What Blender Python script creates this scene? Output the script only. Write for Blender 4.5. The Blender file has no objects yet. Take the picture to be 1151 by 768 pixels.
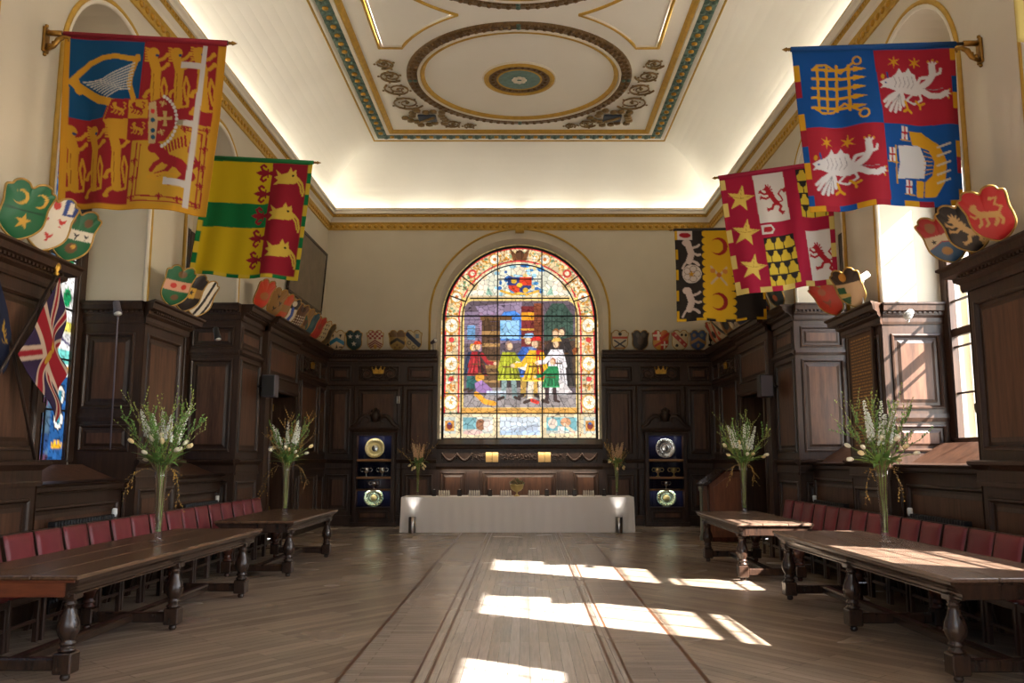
import bpy, math, random
import numpy as np
from mathutils import Vector, Matrix
PI = math.pi
S = bpy.context.scene
COL = S.collection
RND = random.Random(7)

def lin(r, g, b):
    return tuple(((c/255)/12.92 if c/255 <= .04045 else ((c/255+.055)/1.055)**2.4) for c in (r, g, b))

# ------------------------------------------------------------------ materials
def new_mat(name):
    m = bpy.data.materials.new(name); m.use_nodes = True
    nt = m.node_tree
    return m, nt, nt.nodes['Principled BSDF'], nt.nodes['Material Output']

def N(nt, typ, **kw):
    n = nt.nodes.new(typ)
    for k, v in kw.items():
        setattr(n, k, v)
    return n

def plain(name, rgb, rough=.5, metal=0., var=.0, scale=8., bump=0., spec=.5, emit=None, es=0.):
    m, nt, b, o = new_mat(name)
    c = lin(*rgb)
    b.inputs['Base Color'].default_value = (*c, 1)
    b.inputs['Roughness'].default_value = rough
    b.inputs['Metallic'].default_value = metal
    b.inputs['Specular IOR Level'].default_value = spec
    if emit:
        b.inputs['Emission Color'].default_value = (*lin(*emit), 1)
        b.inputs['Emission Strength'].default_value = es
    if var or bump:
        tc = N(nt, 'ShaderNodeTexCoord'); no = N(nt, 'ShaderNodeTexNoise')
        no.inputs['Scale'].default_value = scale; no.inputs['Detail'].default_value = 5
        nt.links.new(tc.outputs['Object'], no.inputs['Vector'])
        if var:
            r = N(nt, 'ShaderNodeValToRGB')
            r.color_ramp.elements[0].position = .3; r.color_ramp.elements[1].position = .7
            r.color_ramp.elements[0].color = (*[x*(1-var) for x in c], 1)
            r.color_ramp.elements[1].color = (*[min(1, x*(1+var)) for x in c], 1)
            nt.links.new(no.outputs['Fac'], r.inputs['Fac']); nt.links.new(r.outputs['Color'], b.inputs['Base Color'])
        if bump:
            bp = N(nt, 'ShaderNodeBump'); bp.inputs['Strength'].default_value = bump; bp.inputs['Distance'].default_value = .02
            nt.links.new(no.outputs['Fac'], bp.inputs['Height']); nt.links.new(bp.outputs['Normal'], b.inputs['Normal'])
    return m

def wood(name, c1, c2, rough=.4, grain=(14, 14, 1.2), patch=None, spec=.5, rot=0.):
    """oak-like grain: stretched noise in object space, plus an optional large wear patch colour"""
    m, nt, b, o = new_mat(name)
    tc = N(nt, 'ShaderNodeTexCoord'); mp = N(nt, 'ShaderNodeMapping')
    mp.inputs['Scale'].default_value = grain; mp.inputs['Rotation'].default_value = (0, 0, rot)
    no = N(nt, 'ShaderNodeTexNoise'); no.inputs['Scale'].default_value = 1.6; no.inputs['Detail'].default_value = 8; no.inputs['Roughness'].default_value = .65
    nt.links.new(tc.outputs['Object'], mp.inputs['Vector']); nt.links.new(mp.outputs['Vector'], no.inputs['Vector'])
    r = N(nt, 'ShaderNodeValToRGB')
    r.color_ramp.elements[0].position = .32; r.color_ramp.elements[1].position = .68
    r.color_ramp.elements[0].color = (*lin(*c1), 1); r.color_ramp.elements[1].color = (*lin(*c2), 1)
    nt.links.new(no.outputs['Fac'], r.inputs['Fac'])
    col = r.outputs['Color']
    if patch:
        n2 = N(nt, 'ShaderNodeTexNoise'); n2.inputs['Scale'].default_value = 1.3; n2.inputs['Detail'].default_value = 4
        nt.links.new(tc.outputs['Object'], n2.inputs['Vector'])
        r2 = N(nt, 'ShaderNodeValToRGB'); r2.color_ramp.elements[0].position = .45; r2.color_ramp.elements[1].position = .65
        nt.links.new(n2.outputs['Fac'], r2.inputs['Fac'])
        mx = N(nt, 'ShaderNodeMix', data_type='RGBA')
        nt.links.new(r2.outputs['Color'], mx.inputs[0]); nt.links.new(col, mx.inputs[6])
        mx.inputs[7].default_value = (*lin(*patch), 1)
        col = mx.outputs[2]
    nt.links.new(col, b.inputs['Base Color'])
    b.inputs['Roughness'].default_value = rough; b.inputs['Specular IOR Level'].default_value = spec
    bp = N(nt, 'ShaderNodeBump'); bp.inputs['Strength'].default_value = .12; bp.inputs['Distance'].default_value = .01
    nt.links.new(no.outputs['Fac'], bp.inputs['Height']); nt.links.new(bp.outputs['Normal'], b.inputs['Normal'])
    return m

def painted(name, rough=.8, trans=0., emit=0., spec=.3, dye=1.):
    """colour comes from the mesh's own painted colour attribute"""
    m, nt, b, o = new_mat(name)
    a = N(nt, 'ShaderNodeAttribute', attribute_name='paint')
    src = a.outputs['Color']
    if dye != 1:
        dm = N(nt, 'ShaderNodeMix', data_type='RGBA', blend_type='MULTIPLY'); dm.inputs[0].default_value = 1; dm.inputs[7].default_value = (dye, dye, dye, 1)
        nt.links.new(src, dm.inputs[6]); src = dm.outputs[2]
    nt.links.new(src, b.inputs['Base Color'])
    b.inputs['Roughness'].default_value = rough; b.inputs['Specular IOR Level'].default_value = spec
    if emit:
        nt.links.new(a.outputs['Color'], b.inputs['Emission Color']); b.inputs['Emission Strength'].default_value = emit
    if trans:
        t = N(nt, 'ShaderNodeBsdfTranslucent'); mx = N(nt, 'ShaderNodeMixShader'); mx.inputs[0].default_value = trans
        nt.links.new(src, t.inputs['Color'])
        nt.links.new(b.outputs[0], mx.inputs[1]); nt.links.new(t.outputs[0], mx.inputs[2]); nt.links.new(mx.outputs[0], o.inputs['Surface'])
    return m

def glassy(name, tint=(1, 1, 1), refl=.04, rough=.02):
    """thin clear glass: mostly straight-through, some mirror reflection at grazing angles"""
    m, nt, b, o = new_mat(name)
    nt.nodes.remove(b)
    t = N(nt, 'ShaderNodeBsdfTransparent'); t.inputs['Color'].default_value = (*tint, 1)
    g = N(nt, 'ShaderNodeBsdfGlossy'); g.inputs['Roughness'].default_value = rough
    f = N(nt, 'ShaderNodeLayerWeight'); f.inputs['Blend'].default_value = .5
    pw = N(nt, 'ShaderNodeMath', operation='POWER'); pw.inputs[1].default_value = 4.5
    nt.links.new(f.outputs['Facing'], pw.inputs[0])
    ma = N(nt, 'ShaderNodeMath', operation='MULTIPLY_ADD'); ma.inputs[1].default_value = .75; ma.inputs[2].default_value = refl
    nt.links.new(pw.outputs[0], ma.inputs[0])
    mx = N(nt, 'ShaderNodeMixShader')
    nt.links.new(ma.outputs[0], mx.inputs[0]); nt.links.new(t.outputs[0], mx.inputs[1]); nt.links.new(g.outputs[0], mx.inputs[2])
    nt.links.new(mx.outputs[0], o.inputs['Surface'])
    return m

# ------------------------------------------------------------------ mesh building
class MB:
    def __init__(s): s.v = []; s.f = []; s.m = []; s.sm = []
    def add(s, vs, fs, mi=0, smooth=False):
        o = len(s.v); s.v.extend([tuple(p) for p in vs])
        for f in fs:
            s.f.append(tuple(i+o for i in f)); s.m.append(mi); s.sm.append(smooth)
    def box(s, x0, x1, y0, y1, z0, z1, mi=0, ch=0.):
        if ch <= 0:
            v = [(x, y, z) for z in (z0, z1) for y in (y0, y1) for x in (x0, x1)]
            s.add(v, [(0, 2, 3, 1), (4, 5, 7, 6), (0, 1, 5, 4), (2, 6, 7, 3), (0, 4, 6, 2), (1, 3, 7, 5)], mi)
        else:
            c = min(ch, (x1-x0)/2.01, (y1-y0)/2.01, (z1-z0)/2.01)
            L = []
            for (z, d) in ((z0, c), (z0+c, 0), (z1-c, 0), (z1, c)):
                L.append([(x0+c, y0+d, z), (x1-c, y0+d, z), (x1-d, y0+c, z), (x1-d, y1-c, z), (x1-c, y1-d, z), (x0+c, y1-d, z), (x0+d, y1-c, z), (x0+d, y0+c, z)])
            v = [p for l in L for p in l]
            fs = [tuple(range(7, -1, -1)), tuple(range(24, 32))]
            for k in range(3):
                for i in range(8):
                    j = (i+1) % 8; fs.append((k*8+i, k*8+j, k*8+8+j, k*8+8+i))
            s.add(v, fs, mi)
    def lathe(s, prof, c=(0, 0, 0), n=16, mi=0, smooth=True, cap=True, fn=None):
        """prof: (r, z) bottom to top"""
        v = []; fs = []
        for (r, z) in prof:
            for i in range(n):
                a = 2*PI*i/n
                rr = r*(fn(a, z) if fn else 1)
                v.append((c[0]+rr*math.cos(a), c[1]+rr*math.sin(a), c[2]+z))
        for k in range(len(prof)-1):
            for i in range(n):
                j = (i+1) % n; fs.append((k*n+i, k*n+j, k*n+n+j, k*n+n+i))
        if cap:
            fs.append(tuple(range(n-1, -1, -1))); k = (len(prof)-1)*n; fs.append(tuple(range(k, k+n)))
        s.add(v, fs, mi, smooth)
    def tube(s, pts, r, n=6, mi=0, smooth=True, closed=False, flat=None):
        """pts: 3-D polyline, r: radius or list of radii; flat=(dir, k) squashes the section along dir"""
        P = [Vector(p) for p in pts]; K = len(P)
        R = r if isinstance(r, (list, tuple)) else [r]*K
        v = []; fs = []; prev = None
        for k in range(K):
            if closed: t = P[(k+1) % K]-P[k-1]
            else: t = P[min(k+1, K-1)]-P[max(k-1, 0)]
            if t.length < 1e-9: t = Vector((0, 0, 1))
            t.normalize()
            if prev is None:
                u = t.orthogonal().normalized()
            else:
                u = (prev-t*prev.dot(t))
                u = u.normalized() if u.length > 1e-6 else t.orthogonal().normalized()
            prev = u; w = t.cross(u)
            for i in range(n):
                a = 2*PI*i/n; d = (u*math.cos(a)+w*math.sin(a))*R[k]
                if flat: fd = Vector(flat[0]); d = d-fd*d.dot(fd)*(1-flat[1])
                v.append(tuple(P[k]+d))
        for k in range(K if closed else K-1):
            k2 = (k+1) % K
            for i in range(n):
                j = (i+1) % n; fs.append((k*n+i, k*n+j, k2*n+j, k2*n+i))
        if not closed:
            fs.append(tuple(range(n-1, -1, -1))); q = (K-1)*n; fs.append(tuple(range(q, q+n)))
        s.add(v, fs, mi, smooth)
    def ico(s, c, r, mi=0, sq=(1, 1, 1)):
        v = [(0, 0, 1), (0, 0, -1)]; n = 6
        for z, q in ((.5, .866), (-.5, .866)):
            for i in range(n):
                a = 2*PI*(i+(.5 if z < 0 else 0))/n; v.append((q*math.cos(a), q*math.sin(a), z))
        fs = []
        for i in range(n):
            j = (i+1) % n
            fs += [(0, 2+i, 2+j), (1, 8+j, 8+i), (2+i, 8+i, 2+j), (2+j, 8+i, 8+j)]
        s.add([(c[0]+p[0]*r*sq[0], c[1]+p[1]*r*sq[1], c[2]+p[2]*r*sq[2]) for p in v], fs, mi, True)
    def prism(s, poly, fn, d0, d1, mi=0):
        """poly: 2-D outline; fn(a, b, d) -> 3-D; extruded from d0 to d1"""
        n = len(poly)
        v = [fn(a, b, d0) for a, b in poly]+[fn(a, b, d1) for a, b in poly]
        fs = [tuple(range(n-1, -1, -1)), tuple(range(n, 2*n))]+[(i, (i+1) % n, n+(i+1) % n, n+i) for i in range(n)]
        s.add(v, fs, mi)
    def build(s, name, mats, parent=None, loc=None, rot=None, fix=True):
        me = bpy.data.meshes.new(name)
        me.from_pydata(s.v, [], s.f)
        if not isinstance(mats, (list, tuple)): mats = [mats]
        for m in mats: me.materials.append(m)
        me.polygons.foreach_set('material_index', s.m)
        me.polygons.foreach_set('use_smooth', s.sm)
        if fix:
            import bmesh
            bm = bmesh.new(); bm.from_mesh(me)
            bmesh.ops.recalc_face_normals(bm, faces=bm.faces); bm.to_mesh(me); bm.free()
        me.update()
        o = bpy.data.objects.new(name, me); COL.objects.link(o)
        if loc is not None: o.location = loc
        if rot is not None: o.rotation_euler = rot
        if parent: o.parent = parent
        return o

class Fr:
    """a wall plane: a along U, b along V, n along N"""
    def __init__(s, O, U, N_, V=(0, 0, 1)): s.O, s.U, s.V, s.N = map(Vector, (O, U, V, N_))
    def __call__(s, a, b, n=0): return tuple(s.O+s.U*a+s.V*b+s.N*n)

PROF = [(0, 0), (.006, .02), (.026, .024), (.045, .006), (.05, -.018), (.085, -.018), (.125, -.004), (.13, -.004)]
def cell(mb, fr, a0, a1, b0, b1, m=.09, mi=0, mp=1, n0=0.):
    """framed raised panel filling a rectangle"""
    k = min(1., (a1-a0-2*m)/.42, (b1-b0-2*m)/.42)
    if k < .12:
        mb.add([fr(a0, b0, n0), fr(a1, b0, n0), fr(a1, b1, n0), fr(a0, b1, n0)], [(0, 1, 2, 3)], mi); return
    rings = [(0, n0)]+[(m+i*k, n0+h) for i, h in PROF]
    v = []; fs = []
    for (d, h) in rings:
        v += [fr(a0+d, b0+d, h), fr(a1-d, b0+d, h), fr(a1-d, b1-d, h), fr(a0+d, b1-d, h)]
    ring_m = []
    for q in range(len(rings)-1):
        for i in range(4):
            j = (i+1) % 4; fs.append((q*4+i, q*4+j, q*4+4+j, q*4+4+i)); ring_m.append(mi)
    mb.add(v, fs, mi)
    q = (len(rings)-1)*4
    mb.add([v[q+i] for i in range(4)], [(0, 1, 2, 3)], mp)

def mould(mb, fr, a0, a1, prof, mi=0, ext=0.):
    """horizontal moulding: prof is (n, b) points from bottom to top, starts and ends on the wall"""
    n = len(prof)
    v = [fr(a0-ext*p[0], p[1], p[0]) for p in prof]+[fr(a1+ext*p[0], p[1], p[0]) for p in prof]
    fs = [(i, i+1, n+i+1, n+i) for i in range(n-1)]+[tuple(range(n)), tuple(range(2*n-1, n-1, -1))]
    mb.add(v, fs, mi)

def base_prof(z1=.24): return [(0, 0), (.06, 0), (.06, z1-.06), (.04, z1-.03), (.03, z1), (0, z1)]
def dado_prof(z0, z1):
    h = z1-z0
    return [(0, z0), (.025, z0), (.03, z0+h*.15), (.02, z0+h*.2), (.02, z0+h*.6), (.05, z0+h*.72), (.085, z0+h*.82), (.09, z0+h*.94), (.06, z1), (0, z1)]
def corn_prof(z0, z1, p=.22):
    h = z1-z0
    return [(0, z0), (p*.14, z0), (p*.2, z0+h*.12), (p*.2, z0+h*.3), (p*.42, z0+h*.42), (p*.45, z0+h*.55), (p*.8, z0+h*.62), (p*.86, z0+h*.85), (p, z0+h*.92), (p, z1), (0, z1)]
def rail_prof(z0, z1, p=.05): return [(0, z0), (p*.5, z0), (p, z0+(z1-z0)*.5), (p*.9, z1), (0, z1)]

def dentils(mb, fr, a0, a1, b, n0, n1, h, w=.035, gap=.03, mi=0):
    k = max(1, int((a1-a0)/(w+gap))); st = (a1-a0)/k
    for i in range(k):
        a = a0+i*st
        P = [fr(x, y, z) for z in (n0, n1) for y in (b, b+h) for x in (a, a+w)]
        mb.add(P, [(4, 5, 7, 6), (0, 1, 5, 4), (2, 6, 7, 3), (0, 4, 6, 2), (1, 3, 7, 5)], mi)

# ------------------------------------------------------------------ objects and tags
def tag(o, label=None, cat=None, group=None, kind=None):
    if label: o['label'] = label
    if cat: o['category'] = cat
    if group: o['group'] = group
    if kind: o['kind'] = kind
    return o
def struct(o, label=None): return tag(o, label, kind='structure')
def empty(name, loc=(0, 0, 0), rot=(0, 0, 0), label=None, cat=None, group=None):
    o = bpy.data.objects.new(name, None); COL.objects.link(o); o.location = loc; o.rotation_euler = rot
    o.empty_display_size = .1
    return tag(o, label, cat, group)
def copy_tree(o, parent=None):
    c = o.copy(); COL.objects.link(c)
    if parent: c.parent = parent
    for ch in list(o.children): copy_tree(ch, c)
    return c

# ------------------------------------------------------------------ painting of designs (heraldry, stained glass) as colours of mesh points
def invbil(P, Q):
    """points P (n,2) inside quad Q = TL, TR, BR, BL -> unit coordinates"""
    P = np.asarray(P, float); a, b, c, d = [np.array(q, float) for q in Q]
    uv = np.full((len(P), 2), .5)
    for _ in range(12):
        u, v = uv[:, :1], uv[:, 1:]
        F = a*(1-u)*(1-v)+b*u*(1-v)+c*u*v+d*(1-u)*v-P
        Ju = (b-a)*(1-v)+(c-d)*v; Jv = (d-a)*(1-u)+(c-b)*u
        det = Ju[:, 0]*Jv[:, 1]-Ju[:, 1]*Jv[:, 0]
        du = (F[:, 0]*Jv[:, 1]-F[:, 1]*Jv[:, 0])/det; dv = (Ju[:, 0]*F[:, 1]-Ju[:, 1]*F[:, 0])/det
        uv = uv-np.stack([du, dv], 1)
    return uv

class Cv:
    """small painter: design coordinates -> canvas pixels; quad maps a skewed drawing onto the cloth"""
    def __init__(s, w, h, bg=(255, 255, 255), quad=None, box=None):
        s.w, s.h = w, h; s.a = np.zeros((h, w, 3)); s.a[:] = lin(*bg); s.quad = quad
        s.box = box or (0, 0, 1, 1)
        if quad:
            s.k = w/((abs(quad[1][0]-quad[0][0])+abs(quad[2][0]-quad[3][0]))/2)
        else:
            s.k = w/(s.box[2]-s.box[0])
    def T(s, pts):
        P = np.asarray(pts, float).reshape(-1, 2)
        uv = invbil(P, s.quad) if s.quad else (P-np.array(s.box[:2]))/np.array([s.box[2]-s.box[0], s.box[3]-s.box[1]])
        return uv*np.array([s.w, s.h])
    def _fill(s, P, col):
        x0, y0 = np.floor(P.min(0)).astype(int); x1, y1 = np.ceil(P.max(0)).astype(int)+1
        x0, y0 = max(x0, 0), max(y0, 0); x1, y1 = min(x1, s.w), min(y1, s.h)
        if x1 <= x0 or y1 <= y0: return
        X, Y = np.meshgrid(np.arange(x0, x1)+.5, np.arange(y0, y1)+.5)
        ins = np.zeros(X.shape, bool)
        for i in range(len(P)):
            (ax, ay), (bx, by) = P[i-1], P[i]
            if ay == by: continue
            ins ^= ((ay > Y) != (by > Y)) & (X < (bx-ax)*(Y-ay)/(by-ay)+ax)
        s.a[y0:y1, x0:x1][ins] = lin(*col)
    def poly(s, pts, col): s._fill(s.T(pts), col)
    def rect(s, x0, y0, x1, y1, col): s.poly([(x0, y0), (x1, y0), (x1, y1), (x0, y1)], col)
    def line(s, pts, wd, col, closed=False):
        P = s.T(pts); r = max(wd*s.k/2, .45)
        if closed: P = np.vstack([P, P[:1]])
        for i in range(len(P)-1):
            a, b = P[i], P[i+1]
            lo = np.minimum(a, b)-r-1; hi = np.maximum(a, b)+r+1
            x0, y0 = np.maximum(np.floor(lo), 0).astype(int); x1, y1 = np.minimum(np.ceil(hi), [s.w, s.h]).astype(int)
            if x1 <= x0 or y1 <= y0: continue
            X, Y = np.meshgrid(np.arange(x0, x1)+.5, np.arange(y0, y1)+.5)
            d = b-a; L = max(d@d, 1e-9)
            t = np.clip(((X-a[0])*d[0]+(Y-a[1])*d[1])/L, 0, 1)
            m = (X-a[0]-t*d[0])**2+(Y-a[1]-t*d[1])**2 <= r*r
            s.a[y0:y1, x0:x1][m] = lin(*col)
    def ell(s, cx, cy, rx, ry, col, a0=0, n=28):
        ca, sa = math.cos(a0), math.sin(a0)
        s.poly([(cx+rx*math.cos(t)*ca-ry*math.sin(t)*sa, cy+rx*math.cos(t)*sa+ry*math.sin(t)*ca) for t in [2*PI*i/n for i in range(n)]], col)
    def ring(s, cx, cy, r, wd, col, n=32, ry=None):
        ry = ry or r
        s.line([(cx+r*math.cos(2*PI*i/n), cy+ry*math.sin(2*PI*i/n)) for i in range(n)], wd, col, True)
    def stamp(s, shape, cx, cy, sc, rot, col, flip=1):
        ca, sa = math.cos(rot), math.sin(rot)
        f = lambda p: (cx+sc*(flip*p[0]*ca-p[1]*sa), cy+sc*(flip*p[0]*sa+p[1]*ca))
        for q in shape:
            c = q[-1] if isinstance(q[-1], tuple) and len(q[-1]) == 3 and q[0] in ('P', 'L', 'E') else col
            if q[0] in 'pP': s.poly([f(p) for p in q[1]], c)
            elif q[0] in 'lL': s.line([f(p) for p in q[1]], q[2]*sc, c)
            elif q[0] in 'eE':
                x, y, rx, ry = q[1:5]
                s.poly([f((x+rx*math.cos(2*PI*i/16), y+ry*math.sin(2*PI*i/16))) for i in range(16)], c)
    def sample(s, u, v):
        """anti-aliased colour at unit coordinates (arrays)"""
        x = np.clip(u*s.w-.5, 0, s.w-1.001); y = np.clip(v*s.h-.5, 0, s.h-1.001)
        xi, yi = x.astype(int), y.astype(int); fx, fy = (x-xi)[..., None], (y-yi)[..., None]
        A = s.a; x2 = np.minimum(xi+1, s.w-1); y2 = np.minimum(yi+1, s.h-1)
        return (A[yi, xi]*(1-fx)+A[yi, x2]*fx)*(1-fy)+(A[y2, xi]*(1-fx)+A[y2, x2]*fx)*fy

def paint_attr(me, cols):
    at = me.color_attributes.new('paint', 'FLOAT_COLOR', 'POINT')
    A = np.ones((len(me.vertices), 4), np.float32); A[:, :3] = cols
    at.data.foreach_set('color', A.ravel())

def sheet(name, cv, fn, nu, nv, mat, parent=None, keep=None, thick=0., smooth=True):
    """painted grid; fn(u, v) arrays -> (nv, nu, 3) positions; keep(u, v) chooses the faces"""
    u, v = np.meshgrid(np.linspace(0, 1, nu), np.linspace(0, 1, nv))
    P = fn(u, v).reshape(-1, 3); C = cv.sample(u, v).reshape(-1, 3)
    i = np.arange((nv-1)*(nu-1)); r, c = i//(nu-1), i % (nu-1); a = r*nu+c
    F = np.stack([a, a+nu, a+nu+1, a+1], 1)
    if keep is not None:
        K = keep(u, v).reshape(-1); F = F[K[F].all(1)]
        used = np.zeros(len(P), bool); used[F.ravel()] = True
        mp = np.cumsum(used)-1; P = P[used]; C = C[used]; F = mp[F]
    me = bpy.data.meshes.new(name)
    me.from_pydata(P.tolist(), [], F.tolist()); me.materials.append(mat)
    if smooth: me.polygons.foreach_set('use_smooth', [True]*len(me.polygons))
    paint_attr(me, C); me.update()
    o = bpy.data.objects.new(name, me); COL.objects.link(o)
    if parent: o.parent = parent
    if thick:
        md = o.modifiers.new('thick', 'SOLIDIFY'); md.thickness = thick; md.offset = 0
    return o

# heraldic charges in unit coordinates (x right, y down)
def star_p(n, r0=.45, a0=-PI/2): return [('p', [(math.cos(a0+PI*i/n)*(1 if i % 2 == 0 else r0), math.sin(a0+PI*i/n)*(1 if i % 2 == 0 else r0)) for i in range(2*n)])]
STAR = star_p(5, .4)
def cresc_p(k=.35): return [('p', [(math.cos(t), math.sin(t)) for t in np.linspace(-PI*.8, PI*.8, 26)]+[(-.28+.78*math.cos(t), .78*math.sin(t)) for t in np.linspace(PI*.72, -PI*.72, 24)])]
CRESC = cresc_p()
FLEUR = [('p', [(0, -1), (.22, -.6), (.2, -.2), (.12, .15), (-.12, .15), (-.2, -.2), (-.22, -.6)]), ('l', [(.1, .12), (.3, -.35), (.6, -.5), (.78, -.25), (.6, -.02)], .22), ('l', [(-.1, .12), (-.3, -.35), (-.6, -.5), (-.78, -.25), (-.6, -.02)], .22),
         ('p', [(-.42, .1), (.42, .1), (.42, .26), (-.42, .26)]), ('p', [(-.12, .2), (.12, .2), (.3, .8), (0, .6), (-.3, .8)])]
LION = [('l', [(-.55, -.35), (-.3, -.12), (.1, -.05), (.5, .05)], .36), ('e', -.62, -.5, .24, .22), ('e', -.55, -.66, .2, .14), ('l', [(-.45, -.1), (-.75, .0), (-.95, -.15)], .14), ('l', [(-.4, 0), (-.5, .4), (-.72, .55)], .16),
        ('l', [(-.1, .05), (-.1, .45), (-.3, .6)], .15), ('l', [(.5, .08), (.4, .42), (.2, .6)], .18), ('l', [(.55, .05), (.7, .4), (.58, .62)], .17), ('l', [(.6, .0), (.85, -.3), (.6, -.55), (.8, -.85), (.55, -.9)], .11), ('e', .52, -.9, .14, .1)]
RAMP = [('l', [(-.1, -.55), (0, -.1), (.15, .3)], .4), ('e', -.18, -.72, .24, .2), ('l', [(-.1, -.35), (-.5, -.5), (-.75, -.4)], .15), ('l', [(0, -.15), (-.45, -.05), (-.7, .12)], .15), ('l', [(.12, .3), (-.2, .5), (-.4, .85), (-.6, .88)], .18),
        ('l', [(.2, .3), (.4, .6), (.25, .9), (.05, .95)], .18), ('l', [(.3, .3), (.7, .2), (.55, -.2), (.85, -.55), (.6, -.75)], .12), ('e', .62, -.78, .15, .12)]
BIRD = [('p', [(-.8, -.35), (-.5, -.6), (-.25, -.4), (.2, -.25), (.8, -.6), (.7, 0), (.3, .3), (-.1, .35), (-.45, .05), (-.5, -.25)]), ('l', [(0, .3), (-.05, .75), (-.25, .8)], .12), ('l', [(.2, .3), (.2, .75), (0, .8)], .12)]
WYV = [('l', [(-.75, -.1), (-.45, -.2), (0, 0), (.35, .1)], .34), ('e', -.72, -.12, .2, .17), ('p', [(-.95, -.05), (-.75, -.2), (-.7, .08)]),
       ('p', [(-.3, .0), (.05, .05), (-.15, .45), (-.2, .85), (-.35, .7), (-.45, .88), (-.5, .65), (-.65, .75), (-.6, .45), (-.45, .3)]),
       ('p', [(.2, .0), (.35, -.45), (.6, -.85), (.75, -.65), (.9, -.7), (.8, -.4), (.65, -.25), (.55, .05)]), ('l', [(.3, .1), (.6, .25), (.95, .2)], .22), ('l', [(.35, .15), (.7, .45), (.95, .35)], .14),
       ('l', [(.1, .1), (.3, .4), (.1, .55), (-.1, .4)], .1), ('e', -.3, -.3, .16, .14), ('p', [(-.45, -.2), (-.3, -.6), (-.1, -.2)])]
CROWN = [('p', [(-1, -.5), (-.62, .1), (-.35, -.55), (0, .05), (.35, -.55), (.62, .1), (1, -.5), (.8, .6), (-.8, .6)])]
# ================================================================== materials
M = {}
M['oak'] = wood('dark_oak', (41, 27, 19), (66, 45, 33), .38, spec=.35)
M['oakp'] = wood('dark_oak_panel', (62, 40, 29), (102, 70, 52), .42, (9, 9, .9), spec=.3)
M['oakL'] = wood('mid_oak', (60, 42, 30), (88, 63, 46), .4)
M['cream'] = plain('cream_paint', (212, 203, 184), .85, var=.03, scale=1.5)
M['ceil'] = plain('ceiling_paint', (248, 245, 236), .9, var=.02, scale=.8)
M['white'] = plain('white_moulding', (232, 224, 208), .7)
M['gold'] = plain('gilding', (196, 150, 62), .38, .75, var=.25, scale=20)
M['goldp'] = plain('gold_paint', (198, 158, 66), .62, .1, var=.12, scale=10)
M['green'] = plain('green_wreath', (88, 112, 100), .6, var=.25, scale=30)
M['brownw'] = plain('bronze_wreath', (112, 84, 46), .5, .2, var=.3, scale=30)
M['teal'] = plain('medallion_teal', (112, 146, 142), .7, var=.15, scale=12)
M['lead'] = plain('lead_black', (26, 24, 24), .5, .3)
M['clear'] = glassy('window_glass')
M['stain'] = painted('stained_glass', .25, 0, .5)
M['paint'] = painted('painted_surface', .5)
M['cloth'] = painted('printed_cloth', .85, .18, dye=.74)

def parquet(name, rot, c1, c2, c3, L=1.1, W=.085):
    m, nt, b, o = new_mat(name)
    tc = N(nt, 'ShaderNodeTexCoord'); mp = N(nt, 'ShaderNodeMapping'); mp.inputs['Rotation'].default_value = (0, 0, rot)
    nt.links.new(tc.outputs['Object'], mp.inputs['Vector'])
    br = N(nt, 'ShaderNodeTexBrick'); br.offset = .37; br.squash = 1
    br.inputs['Scale'].default_value = 1.; br.inputs['Brick Width'].default_value = L; br.inputs['Row Height'].default_value = W
    br.inputs['Mortar Size'].default_value = .0022; br.inputs['Mortar Smooth'].default_value = .3; br.inputs['Bias'].default_value = -.1
    br.inputs['Color1'].default_value = (*lin(*c1), 1); br.inputs['Color2'].default_value = (*lin(*c2), 1); br.inputs['Mortar'].default_value = (*lin(*c3), 1)
    nt.links.new(mp.outputs['Vector'], br.inputs['Vector'])
    m2 = N(nt, 'ShaderNodeMapping'); m2.inputs['Scale'].default_value = (1.5, 26, 1)
    nt.links.new(mp.outputs['Vector'], m2.inputs['Vector'])
    no = N(nt, 'ShaderNodeTexNoise'); no.inputs['Scale'].default_value = 2.; no.inputs['Detail'].default_value = 6
    nt.links.new(m2.outputs['Vector'], no.inputs['Vector'])
    big = N(nt, 'ShaderNodeTexNoise'); big.inputs['Scale'].default_value = .7; big.inputs['Detail'].default_value = 2
    nt.links.new(tc.outputs['Object'], big.inputs['Vector'])
    ad = N(nt, 'ShaderNodeMath', operation='MULTIPLY_ADD'); ad.inputs[1].default_value = .7; ad.inputs[2].default_value = .4
    nt.links.new(no.outputs['Fac'], ad.inputs[0])
    ad2 = N(nt, 'ShaderNodeMath', operation='MULTIPLY_ADD'); ad2.inputs[1].default_value = .5
    nt.links.new(big.outputs['Fac'], ad2.inputs[0]); nt.links.new(ad.outputs[0], ad2.inputs[2])
    mx = N(nt, 'ShaderNodeMix', data_type='RGBA', blend_type='MULTIPLY'); mx.inputs[0].default_value = 1
    nt.links.new(br.outputs['Color'], mx.inputs[6]); nt.links.new(ad2.outputs[0], mx.inputs[7])
    nt.links.new(mx.outputs[2], b.inputs['Base Color'])
    rr = N(nt, 'ShaderNodeMath', operation='MULTIPLY_ADD'); rr.inputs[1].default_value = .12; rr.inputs[2].default_value = .2
    nt.links.new(big.outputs['Fac'], rr.inputs[0]); nt.links.new(rr.outputs[0], b.inputs['Roughness'])
    b.inputs['Specular IOR Level'].default_value = .5
    bp = N(nt, 'ShaderNodeBump'); bp.inputs['Strength'].default_value = .08; bp.inputs['Distance'].default_value = .004
    nt.links.new(no.outputs['Fac'], bp.inputs['Height']); nt.links.new(bp.outputs['Normal'], b.inputs['Normal'])
    return m
P1, P2, P3 = (166, 149, 134), (146, 130, 116), (86, 70, 60)
M['parq_long'] = parquet('parquet_long', PI/2, (174, 160, 147), (148, 135, 123), P3)
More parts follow.
